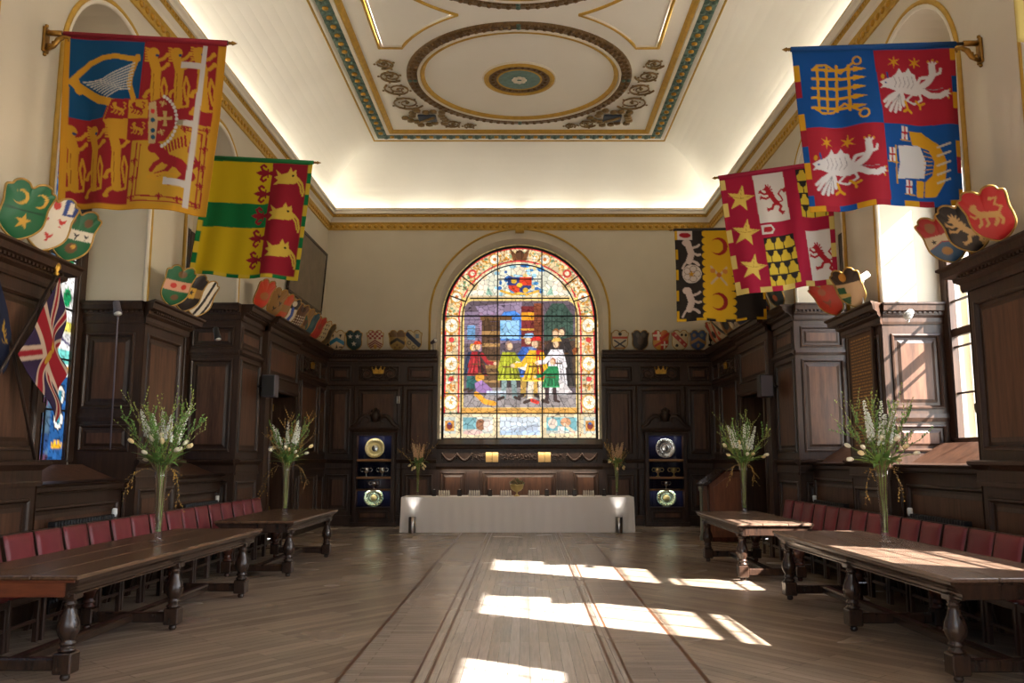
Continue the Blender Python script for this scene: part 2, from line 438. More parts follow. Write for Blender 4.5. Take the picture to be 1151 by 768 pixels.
M['parq_cross'] = parquet('parquet_cross', 0, P1, P2, P3)
M['parq_dl'] = parquet('parquet_diag_left', -.87, (166, 147, 128), (136, 118, 101), P3, 1.6, .11)
M['parq_dr'] = parquet('parquet_diag_right', .87, (166, 147, 128), (136, 118, 101), P3, 1.6, .11)
M['inlay'] = wood('inlay_strip', (84, 54, 38), (104, 70, 50), .35)

HW, Y0, Y1 = 4.82, -4.0, 20.7
BHW = 1.1; ASP = 5.85; DEP = .8; GW = .93                                   # bay half width, arch springing
BAYS = {-1: [-.6, 2.8, 6.24, 9.68, 13.12], 1: [-.5, 2.92, 6.35, 9.78, 13.2]}
BLK = 14.2
XW = HW+DEP                                              # window plane
ZT = 8.0

# ------------------------------------------------------------------ floor
mb = MB()
c = .11
br = [-4.9, c-1.36, c-1.325, c-.80, c-.775, c-.70, c-.675, c+.675, c+.70, c+.775, c+.80, c+1.325, c+1.36, 4.9]
mi = [2, 4, 1, 4, 0, 4, 0, 4, 0, 4, 1, 4, 3]
for i in range(13):
    x0, x1 = br[i], br[i+1]
    mb.add([(x0, Y0, 0), (x1, Y0, 0), (x1, Y1, 0), (x0, Y1, 0)], [(0, 1, 2, 3)], mi[i])
mb.box(-5.8, 5.8, Y0-.2, Y1+.3, -.2, -.005, 2)
struct(mb.build('floor', [M['parq_long'], M['parq_cross'], M['parq_dl'], M['parq_dr'], M['inlay']]), 'worn oak parquet floor with long inlaid strips')

# ------------------------------------------------------------------ walls with arched window bays
def arch_path(c, hw, z0, zs, n=20):
    return [(c-hw, z0)]+[(c-hw, zs)]+[(c-hw*math.cos(PI*i/n), zs+hw*math.sin(PI*i/n)) for i in range(1, n)]+[(c+hw, zs), (c+hw, z0)]
def above_arch(mb, fr, c, hw, zs, zt, n=20, mi=0):
    pts = [(c-hw*math.cos(PI*i/n), zs+hw*math.sin(PI*i/n)) for i in range(n+1)]
    for (a, b), (a2, b2) in zip(pts, pts[1:]):
        mb.add([fr(a, b), fr(a2, b2), fr(a2, zt), fr(a, zt)], [(0, 1, 2, 3)], mi)

for sg, nm in ((-1, 'left'), (1, 'right')):
    fr = Fr((sg*HW, 0, 0), (0, 1, 0), (-sg, 0, 0))
    mb = MB(); y = Y0
    for cy in BAYS[sg]:
        mb.add([fr(y, 0), fr(cy-BHW, 0), fr(cy-BHW, ZT), fr(y, ZT)], [(0, 1, 2, 3)])
        above_arch(mb, fr, cy, BHW, ASP, ZT)
        p = arch_path(cy, BHW, 0, ASP)
        mb.add([fr(a, b, n) for a, b in p for n in (0, -DEP)], [(2*i, 2*i+1, 2*i+3, 2*i+2) for i in range(len(p)-1)])
        # back of the bay round the window opening
        zb, zt2, gw = (1.55 if sg < 0 else 1.82), 5.35, GW
        for (a0, a1, b0, b1) in ((cy-BHW, cy+BHW, 0, zb), (cy-BHW, cy+BHW, zt2, 7.1), (cy-BHW, cy-gw, zb, zt2), (cy+gw, cy+BHW, zb, zt2)):
            mb.add([fr(a0, b0, -DEP), fr(a1, b0, -DEP), fr(a1, b1, -DEP), fr(a0, b1, -DEP)], [(0, 1, 2, 3)])
            mb.add([fr(a0, b0, -DEP-.2), fr(a1, b0, -DEP-.2), fr(a1, b1, -DEP-.2), fr(a0, b1, -DEP-.2)], [(0, 1, 2, 3)])
        y = cy+BHW
    dy0, dy1, dz = 15.75, 17.35, 2.84                    # doorway
    mb.add([fr(y, 0), fr(dy0, 0), fr(dy0, ZT), fr(y, ZT)], [(0, 1, 2, 3)])
    mb.add([fr(dy0, dz), fr(dy1, dz), fr(dy1, ZT), fr(dy0, ZT)], [(0, 1, 2, 3)])
    mb.add([fr(dy1, 0), fr(Y1, 0), fr(Y1, ZT), fr(dy1, ZT)], [(0, 1, 2, 3)])
    struct(mb.build('wall_'+nm, M['cream']), 'cream plastered %s wall with tall arched window bays' % nm)
    # gilded arch mouldings round the bays (gold bead with a white roll inside it)
    mg = MB(); mw = MB()
    for cy in BAYS[sg]:
        p = arch_path(cy, BHW+.07, 3.5, ASP, 28)
        mg.tube([fr(a, b, .012) for a, b in p], .032, 6, flat=((sg, 0, 0), .8))
        p = arch_path(cy, BHW+.02, 3.5, ASP, 28)
        mw.tube([fr(a, b, .004) for a, b in p], .03, 6)
    t = struct(mg.build('trim_1', M['goldp']), 'gold arch beading on the %s wall' % nm)
    mw.build('roll_moulding', M['white'], t)

# wall behind the camera, with three windows added to let in fill light
mb = MB(); fr = Fr((0, Y0, 0), (1, 0, 0), (0, 1, 0)); FW = ((-3.4, -2.2), (-.6, .6), (2.2, 3.4)); FZ = (2.2, 6.4)
xs = [-HW-1]+[x for w_ in FW for x in w_]+[HW+1]
for i in range(len(xs)-1):
    for (z0, z1) in (((0, ZT),) if i % 2 == 0 else ((0, FZ[0]), (FZ[1], ZT))):
        mb.add([fr(xs[i], z0), fr(xs[i+1], z0), fr(xs[i+1], z1), fr(xs[i], z1)], [(0, 1, 2, 3)])
for a, b in FW:
    q = [(a, FZ[0]), (b, FZ[0]), (b, FZ[1]), (a, FZ[1])]
    for p_, q_ in zip(q, q[1:]+q[:1]): mb.add([fr(*p_, 0), fr(*q_, 0), fr(*q_, -.3), fr(*p_, -.3)], [(0, 1, 2, 3)])
struct(mb.build('wall_front', M['cream']), 'cream wall at the near end of the hall with three windows added for fill light')
for k, (a, b) in enumerate(FW):
    mb = MB()
    for i in range(4): x = a+(b-a)*i/3; mb.box(x-.03, x+.03, Y0-.26, Y0-.2, FZ[0], FZ[1])
    for i in range(6): z = FZ[0]+(FZ[1]-FZ[0])*i/5; mb.box(a, b, Y0-.25, Y0-.21, z-.02, z+.02)
    w = struct(mb.build('window_%d' % (20+k), M['white']), 'tall clear window added for fill light at the unseen near end')
    mb = MB(); mb.add([(a, Y0-.23, FZ[0]), (b, Y0-.23, FZ[0]), (b, Y0-.23, FZ[1]), (a, Y0-.23, FZ[1])], [(0, 1, 2, 3)]); mb.build('pane', M['clear'], w)

# end wall with the great arched window
WHW, WSP, WSILL = 1.92, 5.0, 2.06
fr = Fr((0, Y1, 0), (1, 0, 0), (0, -1, 0))
mb = MB()
WFR = 2.07
for (a0, a1, b0, b1) in ((-HW, -WFR, 0, ZT), (WFR, HW, 0, ZT), (-WFR, WFR, 0, WSILL)):
    mb.add([fr(a0, b0), fr(a1, b0), fr(a1, b1), fr(a0, b1)], [(0, 1, 2, 3)])
above_arch(mb, fr, 0, WFR, WSP, ZT, 40)
p = arch_path(0, WFR, WSILL, WSP, 40); p2 = arch_path(0, WHW, WSILL, WSP, 40)
mb.add([q for (a, b), (a2, b2) in zip(p, p2) for q in (fr(a, b, 0), fr(a2, b2, -.28))], [(2*i, 2*i+1, 2*i+3, 2*i+2) for i in range(len(p)-1)])
struct(mb.build('wall_back', M['cream']), 'cream end wall round the arched stained glass window')
mg = MB(); mg.tube([fr(a, b, .012) for a, b in arch_path(0, 2.23, 4.2, 5.08, 48)], .03, 6, flat=((0, 1, 0), .8))
mg.box(-.11, .11, Y1-.12, Y1, 7.2, 7.36, 0, .01)
for k in range(5): mg.ico((-.08+.04*k, Y1-.13, 7.26), .03, 0, (1, .6, 2))
struct(mg.build('trim_2', M['goldp']), 'gold arch beading and keystone over the great window')

# ------------------------------------------------------------------ ceiling: cornice, cove, flat with gilded plasterwork
def sweep(mb, prof, mi=0, x=HW, y0=Y0, y1=Y1, smooth=False):
    v = []; fs = []
    for (d, z) in prof: v += [(-x+d, y0+d, z), (x-d, y0+d, z), (x-d, y1-d, z), (-x+d, y1-d, z)]
    for k in range(len(prof)-1):
        for i in range(4):
            j = (i+1) % 4; fs.append((k*4+i, k*4+j, k*4+4+j, k*4+4+i))
    mb.add(v, fs, mi, smooth)
mb = MB()
sweep(mb, [(0, 7.28), (.03, 7.28), (.035, 7.31), (.035, 7.43), (.05, 7.45), (.06, 7.47)], 1)
sweep(mb, [(.06, 7.47), (.075, 7.52), (.12, 7.57), (.13, 7.585)], 0)
sweep(mb, [(.13, 7.585), (.15, 7.6), (.15, 7.65), (.165, 7.66)], 1)
sweep(mb, [(.165, 7.66), (.17, 7.69), (.215, 7.74), (.225, 7.75), (.225, 7.775)], 0)
sweep(mb, [(.225, 7.775), (.232, 7.785), (.22, 7.795)], 1)
sweep(mb, [(.22, 7.795), (.20, 7.79), (.19, 7.66), (.0, 7.64)], 0)
corn = struct(mb.build('trim_3', [M['white'], M['goldp']]), 'white and gold cornice round the hall')
mb = MB()                                              # egg-and-dart gilding
def beads(x, y0, y1, d, z, st, r, sq):
    for (ax, p0, p1, q) in (('y', y0, y1, -x+d), ('y', y0, y1, x-d), ('x', -x, x, y1-d)):
        n = int((p1-p0)/st)
        for i in range(n):
            t = p0+(i+.5)*(p1-p0)/n
            c_ = (q, t, z) if ax == 'y' else (t, q, z)
            s_ = (sq[1], sq[0], sq[2]) if ax == 'y' else sq
            mb.ico(c_, r, 0, s_)
beads(HW, 2., Y1, .04, 7.37, .16, .055, (1.15, .55, .95))
beads(HW, 2., Y1, .155, 7.625, .09, .026, (1.3, .6, 1))
mb.build('gilt_egg_and_dart', M['gold'], corn)

ZC, CX0, CY0, CY1 = 9.0, 3.28, -2.1, 18.8
mb = MB(); n = 14; prof = []
for i in range(n+1):
    a = PI/2*i/n; prof.append((1-math.cos(a), math.sin(a)))
v = []; fs = []
for (h, z) in prof:
    zx = 7.64+(ZC-7.64)*z
    x = HW+(CX0-HW)*h; ya = Y0+(CY0-Y0)*h; yb = Y1+(CY1-Y1)*h
    v += [(-x, ya, zx), (x, ya, zx), (x, yb, zx), (-x, yb, zx)]
for k in range(n):
    for i in range(4):
        j = (i+1) % 4; fs.append((k*4+i, k*4+j, k*4+4+j, k*4+4+i))
mb.add(v, fs, 0, False)
mb.add([(-CX0, CY0, ZC), (CX0, CY0, ZC), (CX0, CY1, ZC), (-CX0, CY1, ZC)], [(0, 1, 2, 3)])
cl = struct(mb.build('ceiling', M['ceil']), 'coved cream plaster ceiling')
for p_ in cl.data.polygons: p_.use_smooth = False

def flat_sweep(mb, prof, x, y0, y1, mi=0): sweep(mb, prof, mi, x, y0, y1)
mb = MB()
flat_sweep(mb, [(-.13, ZC-.05), (-.12, ZC-.075), (-.1, ZC-.075), (-.09, ZC-.05)], CX0, CY0, CY1, 1)         # thin outer gold line on the cove
flat_sweep(mb, [(0, ZC), (0, ZC-.05), (.24, ZC-.05), (.24, ZC)], CX0, CY0, CY1, 2)                         # wreath bed
flat_sweep(mb, [(.24, ZC), (.24, ZC-.06), (.3, ZC-.06), (.31, ZC-.045)], CX0, CY0, CY1, 0)
flat_sweep(mb, [(.31, ZC-.045), (.33, ZC-.065), (.37, ZC-.05), (.4, ZC-.01), (.42, ZC)], CX0, CY0, CY1, 1)
RX, RR, RSP = 0.02, 2.2, 4.86
RYS = [15.77, 15.77-RSP, 15.77-2*RSP, 15.77-3*RSP]
for ry in RYS:
    def circ(r, z, n=72): return [(RX+r*math.cos(2*PI*i/n), ry+r*math.sin(2*PI*i/n), z) for i in range(n)]
    def ringsec(prof, mi, n=72):
        v = []; fs = []
        for (r, z) in prof: v += circ(r, z, n)
        for k in range(len(prof)-1):
            for i in range(n):
                j = (i+1) % n; fs.append((k*n+i, k*n+j, k*n+n+j, k*n+n+i))
        mb.add(v, fs, mi, True)
    ringsec([(RR, ZC), (RR, ZC-.04), (RR-.2, ZC-.04), (RR-.2, ZC)], 3)
    ringsec([(RR-.2, ZC), (RR-.21, ZC-.06), (RR-.25, ZC-.06), (RR-.26, ZC)], 0)
    ringsec([(RR-.26, ZC), (RR-.27, ZC-.05), (RR-.31, ZC-.06), (RR-.34, ZC-.02), (RR-.35, ZC)], 1)
    ringsec([(.70, ZC), (.69, ZC-.05), (.62, ZC-.06), (.6, ZC-.03)], 1)
    ringsec([(.6, ZC-.03), (.45, ZC-.025)], 3)
    ringsec([(.45, ZC-.025), (.44, ZC-.04), (.41, ZC-.03)], 1)
    ringsec([(.41, ZC-.03), (.001, ZC-.025)], 4)
    ringsec([(.73, ZC), (.72, ZC-.03), (.70, ZC-.03), (.70, ZC)], 0)
# spandrel panels between the rings
for sx in (-1, 1):
    for k in range(len(RYS)-1):
        ya, yb = RYS[k], RYS[k+1]; r = 2.68; xe = 2.54
        th0 = math.acos(min(1, xe/2.83)); pts = []
        ye = math.sqrt(2.83**2-xe**2)
        n = 10
        a0 = math.atan2(-1.26, 2.54); a1 = math.atan2(-2.43, 1.02)
        a0 = math.atan2(-1.27, 2.13)
        pts.append((RX+sx*2.54, ya-1.27))
        for i in range(n+1):
            a = a0+(a1-a0)*i/n; rr = 2.48+(2.64-2.48)*i/n
            pts.append((RX+sx*rr*math.cos(a), ya+rr*math.sin(a)))
        for i in range(n+1):
            a = -(a1+(a0-a1)*i/n); rr = 2.64+(2.48-2.64)*i/n
            pts.append((RX+sx*rr*math.cos(a), yb+rr*math.sin(a)))
        pts.append((RX+sx*2.54, yb+1.27))
        mb.tube([(a, b, ZC-.012) for a, b in pts], .03, 6, 1, closed=True, flat=((0, 0, 1), .9))
        cxm = sum(p[0] for p in pts)/len(pts); cym = sum(p[1] for p in pts)/len(pts)
        mb.tube([(cxm+(a-cxm)*.93, cym+(b-cym)*.95, ZC-.006) for a, b in pts], .022, 6, 0, closed=True, flat=((0, 0, 1), .9))
ct = struct(mb.build('trim_4', [M['white'], M['goldp'], M['green'], M['brownw'], M['teal']]), 'gilded plaster border and great rings of the ceiling')
# wreath lumps and rosettes
mg = MB()
def along(x0, y0, x1, y1, st):
    L = math.hypot(x1-x0, y1-y0); n = int(L/st)
    return [(x0+(x1-x0)*(i+.5)/n, y0+(y1-y0)*(i+.5)/n) for i in range(n)]
for (seg) in ((-CX0+.12, 8, -CX0+.12, CY1-.12), (CX0-.12, 8, CX0-.12, CY1-.12), (-CX0+.12, CY1-.12, CX0-.12, CY1-.12)):
    for i, (a, b) in enumerate(along(*seg, .15)):
        if i % 2: mg.ico((a, b, ZC-.06), .062, 1, (1, 1, .6))
        else:
            for q in (-.07, .07):
                mg.ico((a+(q if seg[0] == seg[2] else 0), b+(q if seg[1] == seg[3] else 0), ZC-.055), .06, 0, (1, 1, .5))
for ry in RYS[:2]:
    for k in range(84):
        a = 2*PI*k/84
        for q in (-.05, .05):
            mg.ico((RX+(RR-.1+q)*math.cos(a), ry+(RR-.1+q)*math.sin(a), ZC-.045), .05, 2 if (k % 21) else 0, (1, 1, .55))
    for k in range(26):
        a = 2*PI*k/26; mg.ico((RX+.52*math.cos(a), ry+.52*math.sin(a), ZC-.035), .045, 2, (1, 1, .5))
    for k in range(8):
        a = 2*PI*k/8; mg.ico((RX+.1*math.cos(a), ry+.1*math.sin(a), ZC-.035), .06, 3, (1, 1, .4))
mg.build('wreath_ornament', [M['green'], M['gold'], M['brownw'], M['white']], ct)
# acanthus scrolls in the corners
def spiral(mb, c, r0, turns, a0, d, z, mi, w=.022, n=26):
    pts = []; rad = []
    for i in range(n+1):
        t = i/n; a = a0+d*turns*2*PI*t; r = r0*(1-.86*t)
        pts.append((c[0]+r*math.cos(a), c[1]+r*math.sin(a), z)); rad.append(w*(1-.45*t))
    mb.tube(pts, rad, 6, mi)
    for i in range(2, n-2, 3):
        p = pts[i]; a = math.atan2(p[1]-c[1], p[0]-c[0])
        mb.ico((p[0]+.045*math.cos(a), p[1]+.045*math.sin(a), z-.005), w*1.1, mi, (1.2, 1.2, .6))
    mb.ico((c[0], c[1], z), w*1.8, mi, (1, 1, .7))
mg = MB()
for sx in (-1, 1):
    for (x, y, r, d) in ((2.56, 15.1, .2, 1), (2.5, 15.62, .24, -1), (2.45, 16.2, .28, 1), (2.36, 16.86, .34, -1), (1.5, 17.98, .2, 1), (1.12, 18.1, .13, -1)):
        spiral(mg, (sx*x+.02, y), r, 1.9, RND.uniform(0, 6), d*sx, ZC-.03, 0)
    cxx, cyy = sx*2.02+.02, 17.63                           # shield cluster
    for k in range(16):
        a = 2*PI*k/16; rr = .3+.06*(k % 3)
        mg.ico((cxx+rr*1.15*math.cos(a), cyy+rr*math.sin(a), ZC-.04), .08, 0, (1.2, 1.2, .5))
    mg.box(cxx-.2, cxx+.2, cyy-.17, cyy+.17, ZC-.07, ZC-.02, 1, .02)
    mg.tube([(cxx-.16, cyy+.12, ZC-.075), (cxx+.16, cyy-.12, ZC-.075)], .035, 6, 0)
mg.build('acanthus_scrolls', [plain('bronze_gilt', (134, 108, 64), .45, .3, var=.35, scale=25), plain('shield_navy', (40, 52, 70), .5)], ct)
# ================================================================== oak panelling
WM = [M['oak'], M['oakp'], M['gold']]
def rows_of(mb, fr, cols, rows, n0=0., m=.09):
    """cols: break points along the wall; rows: (z0, z1, framed?)"""
    for z0, z1, f in rows:
        for a0, a1 in zip(cols, cols[1:]):
            if f: cell(mb, fr, a0, a1, z0, z1, m, 0, 1, n0)
            else: mb.add([fr(a0, z0, n0), fr(a1, z0, n0), fr(a1, z1, n0), fr(a0, z1, n0)], [(0, 1, 2, 3)], 0)
def shift(prof, n0): return [(0, prof[0][1])]+[(p[0]+n0, p[1]) for p in prof[0:]]+[(0, prof[-1][1])]
def lintel(mb, fr, a0, a1, z, n0, n1, d=0.):
    mb.add([fr(a0, z, n0), fr(a1, z, n0), fr(a1, z, n1), fr(a0, z, n1)], [(0, 1, 2, 3)], 0)

LOW = [(0, .24, 0), (.24, 1.3, 1), (1.3, 1.58, 0), (1.58, 3.3, 1), (3.3, 3.6, 0)]
REV = [(0, .24, 0), (.24, 1.3, 1), (1.3, 1.58, 0), (1.58, 2.12, 1), (2.12, 3.3, 1), (3.3, 3.6, 0)]
HIGH = [(0, .26, 0), (.26, 1.3, 1), (1.3, 1.6, 0), (1.6, 3.36, 1), (3.36, 3.92, 1), (3.92, 4.2, 0)]
def mouldings(mb, fr, a0, a1, n0, high, ext=0., e2=None):
    zc = (3.92, 4.2) if high else (3.32, 3.6)
    mould(mb, fr, a0, a1, shift(base_prof(.24), n0), 0, ext)
    mould(mb, fr, a0, a1, shift(dado_prof(1.32, 1.58), n0), 0, ext)
    mould(mb, fr, a0, a1, shift(corn_prof(*zc), n0), 0, ext)
    if high: mould(mb, fr, a0, a1, shift(rail_prof(3.33, 3.41), n0), 0, ext)
    dentils(mb, fr, a0, a1, zc[0]+(zc[1]-zc[0])*.48, n0+.08, n0+.14, .03)

def scroll_frieze(mb, fr, a0, a1, b, n0, r, mi=0):
    """carved foliage running along a rail"""
    k = max(2, int((a1-a0)/(r*1.9))); st = (a1-a0)/k
    for i in range(k):
        ca = a0+(i+.5)*st; d = 1 if i % 2 else -1; pts = []; rad = []
        for q in range(20):
            t = q/19; a = PI*.5+d*3.4*PI*t; rr = r*(1-.8*t)
            pts.append(fr(ca+rr*math.cos(a)*1.1, b+rr*math.sin(a), n0+.012)); rad.append(r*.17*(1-.4*t))
        mb.tube(pts, rad, 5, mi)
        for q in range(5):
            a = 2*PI*q/5+i; mb.ico(fr(ca+r*.98*math.cos(a), b+r*.98*math.sin(a), n0+.012), r*.2, mi)
def gilt_crown(fr, a, b, n0, s, parent):
    mb = MB()
    pl = [(-1, .35), (-.66, -.1), (-.4, .5), (0, -.05), (.4, .5), (.66, -.1), (1, .35), (.8, -.6), (-.8, -.6)]
    mb.prism([(x*s, z*s) for x, z in pl], lambda x, z, d: fr(a+x, b+z, n0+d), 0, .03)
    for x, z in ((-1, .4), (-.4, .55), (.4, .55), (1, .4)): mb.ico(fr(a+x*s, b+z*s, n0+.02), s*.14)
    return mb.build('gilt_crown', M['gold'], parent)

for sg, nm in ((-1, 'left'), (1, 'right')):
    fr = Fr((sg*HW, 0, 0), (0, 1, 0), (-sg, 0, 0)); n0 = .05
    edges = [Y0]+[e for c_ in BAYS[sg] for e in (c_-BHW, c_+BHW)]+[BLK]
    # piers between the bays, low panelling
    mb = MB()
    for k in range(0, len(edges)-2, 2):
        a0, a1 = edges[k], edges[k+1]
        rows_of(mb, fr, [a0, a1], LOW, n0); mouldings(mb, fr, a0, a1, n0, False, .9)
        for a in (a0, a1):
            mb.add([fr(a, 0, 0), fr(a, 0, n0), fr(a, 3.6, n0), fr(a, 3.6, 0)], [(0, 1, 2, 3)], 0)
    for i, c_ in enumerate(BAYS[sg]):
        for e, d in ((c_+BHW, -1), (c_-BHW, 1)):
            f2 = Fr((sg*HW, e, 0), (sg, 0, 0), (0, d, 0))
            if i == 4 and d < 0: continue
            rows_of(mb, f2, [-.05, DEP], REV, .03, .1)
            mould(mb, f2, -.05, DEP, shift(corn_prof(3.32, 3.6, .1), .03))
            mould(mb, f2, -.05, DEP, shift(rail_prof(2.06, 2.16, .03), .03)); mould(mb, f2, -.05, DEP, shift(base_prof(.24), .03))
            dentils(mb, f2, -.05, DEP, 3.46, .05, .09, .03)
        # apron below the window: framed front, ledge, sloped board up to the sill
        zb = 1.55 if sg < 0 else 1.82; L = 1.33 if sg < 0 else 1.52
        e0, e1 = c_-BHW, c_+BHW; na = -.1
        rows_of(mb, fr, [e0, e1], [(0, .2, 0), (.2, L-.1, 1), (L-.1, L, 0)], na, .14)
        mould(mb, fr, e0, e1, shift(dado_prof(L-.1, L), na-.0))
        mb.add([fr(e0, L, na+.0), fr(e1, L, na+.0), fr(e1, L+.02, na-.12), fr(e0, L+.02, na-.12)], [(0, 1, 2, 3)], 0)
        mb.add([fr(e0, L+.02, na-.12), fr(e1, L+.02, na-.12), fr(e1, zb-.03, -.62), fr(e0, zb-.03, -.62)], [(0, 1, 2, 3)], 1)
        mb.add([fr(e0, zb-.03, -.62), fr(e1, zb-.03, -.62), fr(e1, zb-.03, -DEP), fr(e0, zb-.03, -DEP)], [(0, 1, 2, 3)], 0)
    struct(mb.build('trim_5', WM), 'dark oak panelling of the piers and window bays, %s wall' % nm)

    # high panelling at the far end: end face, narrow bay, doorway, crowned bay
    mb = MB()
    f2 = Fr((sg*HW, BLK, 0), (sg, 0, 0), (0, -1, 0))
    rows_of(mb, f2, [-.12, DEP], HIGH, 0, .1)
    mb.add([f2(-.12, 0, 0), f2(DEP, 0, 0), f2(DEP, 0, -.08), f2(-.12, 0, -.08)], [(0, 1, 2, 3)])
    for pr in (base_prof(.24), dado_prof(1.32, 1.58), corn_prof(3.92, 4.2, .16), rail_prof(3.33, 3.41)): mould(mb, f2, -.12, DEP, pr, 0, .0)
    dentils(mb, f2, -.12, DEP, 4.06, .08, .12, .03)
    n0 = .12
    S1, S2, S3 = 15.42, 17.62, 18.15
    rows_of(mb, fr, [BLK, S1], HIGH, n0); mouldings(mb, fr, BLK, S1, n0, True)
    np_ = .22                                              # projecting door surround
    rows_of(mb, fr, [S1, 15.75], [(0, 2.84, 0)], np_); rows_of(mb, fr, [17.35, S2], [(0, 2.84, 0)], np_)
    rows_of(mb, fr, [S1, S2], [(2.84, 2.98, 0), (2.98, 3.9, 1), (3.9, 4.2, 0)], np_, .12)
    mould(mb, fr, S1, S2, shift(corn_prof(3.92, 4.2), np_), 0, .0); mould(mb, fr, 15.6, 17.5, shift(rail_prof(2.84, 2.96, .06), np_))
    dentils(mb, fr, S1, S2, 4.06, np_+.1, np_+.15, .03)
    for a in (S1, S2): mb.add([fr(a, 0, 0), fr(a, 0, np_), fr(a, 4.2, np_), fr(a, 4.2, 0)], [(0, 1, 2, 3)])
    for a in (15.75, 17.35): mb.add([fr(a, 0, np_), fr(a, 0, -.3), fr(a, 2.84, -.3), fr(a, 2.84, np_)], [(0, 1, 2, 3)])
    lintel(mb, fr, 15.75, 17.35, 2.84, np_, -.3)
    for a in (15.72, 17.38): mb.tube([fr(a, 0, np_+.005), fr(a, 2.87, np_+.005)], .04, 8)
    mb.tube([fr(15.68, 2.87, np_+.005), fr(17.42, 2.87, np_+.005)], .04, 8)
    rows_of(mb, fr, [S2, S3], HIGH, n0); mouldings(mb, fr, S2, S3, n0, True)
    rows_of(mb, fr, [S3, 19.75, Y1-.1], HIGH, n0); mouldings(mb, fr, S3, Y1-.1, n0, True)
    scroll_frieze(mb, fr, S3+.2, 19.55, 3.64, n0, .14)
    # closing strips behind the cornice top
    mb.add([fr(BLK, 4.2, 0), fr(Y1, 4.2, 0), fr(Y1, 4.2, n0), fr(BLK, 4.2, n0)], [(0, 1, 2, 3)])  # portals at the added fill-light windows
    o = struct(mb.build('trim_6', WM), 'high dark oak panelling with doorway at the far end, %s wall' % nm)
    gilt_crown(fr, 18.93, 3.66, n0+.04, .12, o)
    # door leaf in its recess
    mb = MB(); fd = Fr((sg*(HW+.22), 0, 0), (0, 1, 0), (-sg, 0, 0))
    rows_of(mb, fd, [15.75, 16.55, 17.35], [(0, .22, 0), (.22, 1.25, 1), (1.25, 2.84, 1)], 0, .1)
    mb.add([fd(15.75, 0, -.05), fd(17.35, 0, -.05), fd(17.35, 2.84, -.05), fd(15.75, 2.84, -.05)], [(0, 1, 2, 3)])
    d = struct(mb.build('door_%d' % (1 if sg < 0 else 2), [M['oak'], M['oakL']]), 'panelled oak double door in the %s wall' % nm)
    mb = MB()
    for z in (.5, 2.55): mb.box(min(fd(0, 0, 0)[0], fd(0, 0, .03)[0]), max(fd(0, 0, 0)[0], fd(0, 0, .03)[0]), 17.2, 17.34, z, z+.14, 0, .008)
    mb.build('brass_hinge', M['gold'], d)
    mb = MB(); mb.tube([fd(16.47, 1.05, .0), fd(16.47, 1.05, .07), fd(16.47, 1.3, .07), fd(16.47, 1.3, 0)], .012, 6); mb.build('door_handle', M['gold'], d)

# end wall
fr = Fr((0, Y1, 0), (1, 0, 0), (0, -1, 0)); n0 = .15
mb = MB()
XI = 2.0
for s in (-1, 1):
    cs = sorted([s*(HW-.1), s*4.02, s*2.84, s*XI])
    rows_of(mb, fr, cs, HIGH, n0)
    mouldings(mb, fr, cs[0], cs[-1], n0, True)
    scroll_frieze(mb, fr, min(s*3.96, s*2.9)+.1, max(s*3.96, s*2.9)-.1, 3.64, n0, .15)
    mb.add([fr(s*XI, 0, 0), fr(s*XI, 0, n0), fr(s*XI, 4.2, n0), fr(s*XI, 4.2, 0)], [(0, 1, 2, 3)])
    lintel(mb, fr, s*XI, s*HW, 4.2, 0, n0)
    for a in (4.02, 2.84): mb.tube([fr(s*a, .26, n0+.0), fr(s*a, 3.33, n0+.0)], .03, 6)
o = struct(mb.build('trim_7', WM), 'high dark oak panelling of the end wall')
for s in (-1, 1): gilt_crown(fr, s*3.44, 3.72, n0+.05, .15, o)

mb = MB()                                              # dado under the great window
rows_of(mb, fr, [-XI, -1.2], [(0, .26, 0), (.26, 1.36, 1)], n0); rows_of(mb, fr, [1.2, XI], [(0, .26, 0), (.26, 1.36, 1)], n0)
rows_of(mb, fr, [-1.2, -.98], [(0, 1.36, 0)], n0+.04); rows_of(mb, fr, [.98, 1.2], [(0, 1.36, 0)], n0+.04)
rows_of(mb, fr, [-.98, .98], [(0, .26, 0), (.26, 1.36, 1)], n0)
rows_of(mb, fr, [-XI, XI], [(1.36, 1.84, 0)], n0+.03)
mould(mb, fr, -XI, XI, shift(base_prof(.24), n0)); mould(mb, fr, -XI, XI, shift(rail_prof(1.33, 1.47, .1), n0+.03))
mould(mb, fr, -XI, XI, shift(corn_prof(1.76, 1.93, .14), n0))
for s in (-1, 1):
    for a in (-1.2, -.98, .98, 1.2): mb.add([fr(a, 0, n0), fr(a, 0, n0+.04), fr(a, 1.36, n0+.04), fr(a, 1.36, n0)], [(0, 1, 2, 3)])
mb.add([fr(-XI, 1.93, n0+.14), fr(XI, 1.93, n0+.14), fr(XI, 2.06, 0), fr(-XI, 2.06, 0)], [(0, 1, 2, 3)])
mb.add([fr(-XI, 2.06, 0), fr(XI, 2.06, 0), fr(XI, 2.06, -.28), fr(-XI, 2.06, -.28)], [(0, 1, 2, 3)])
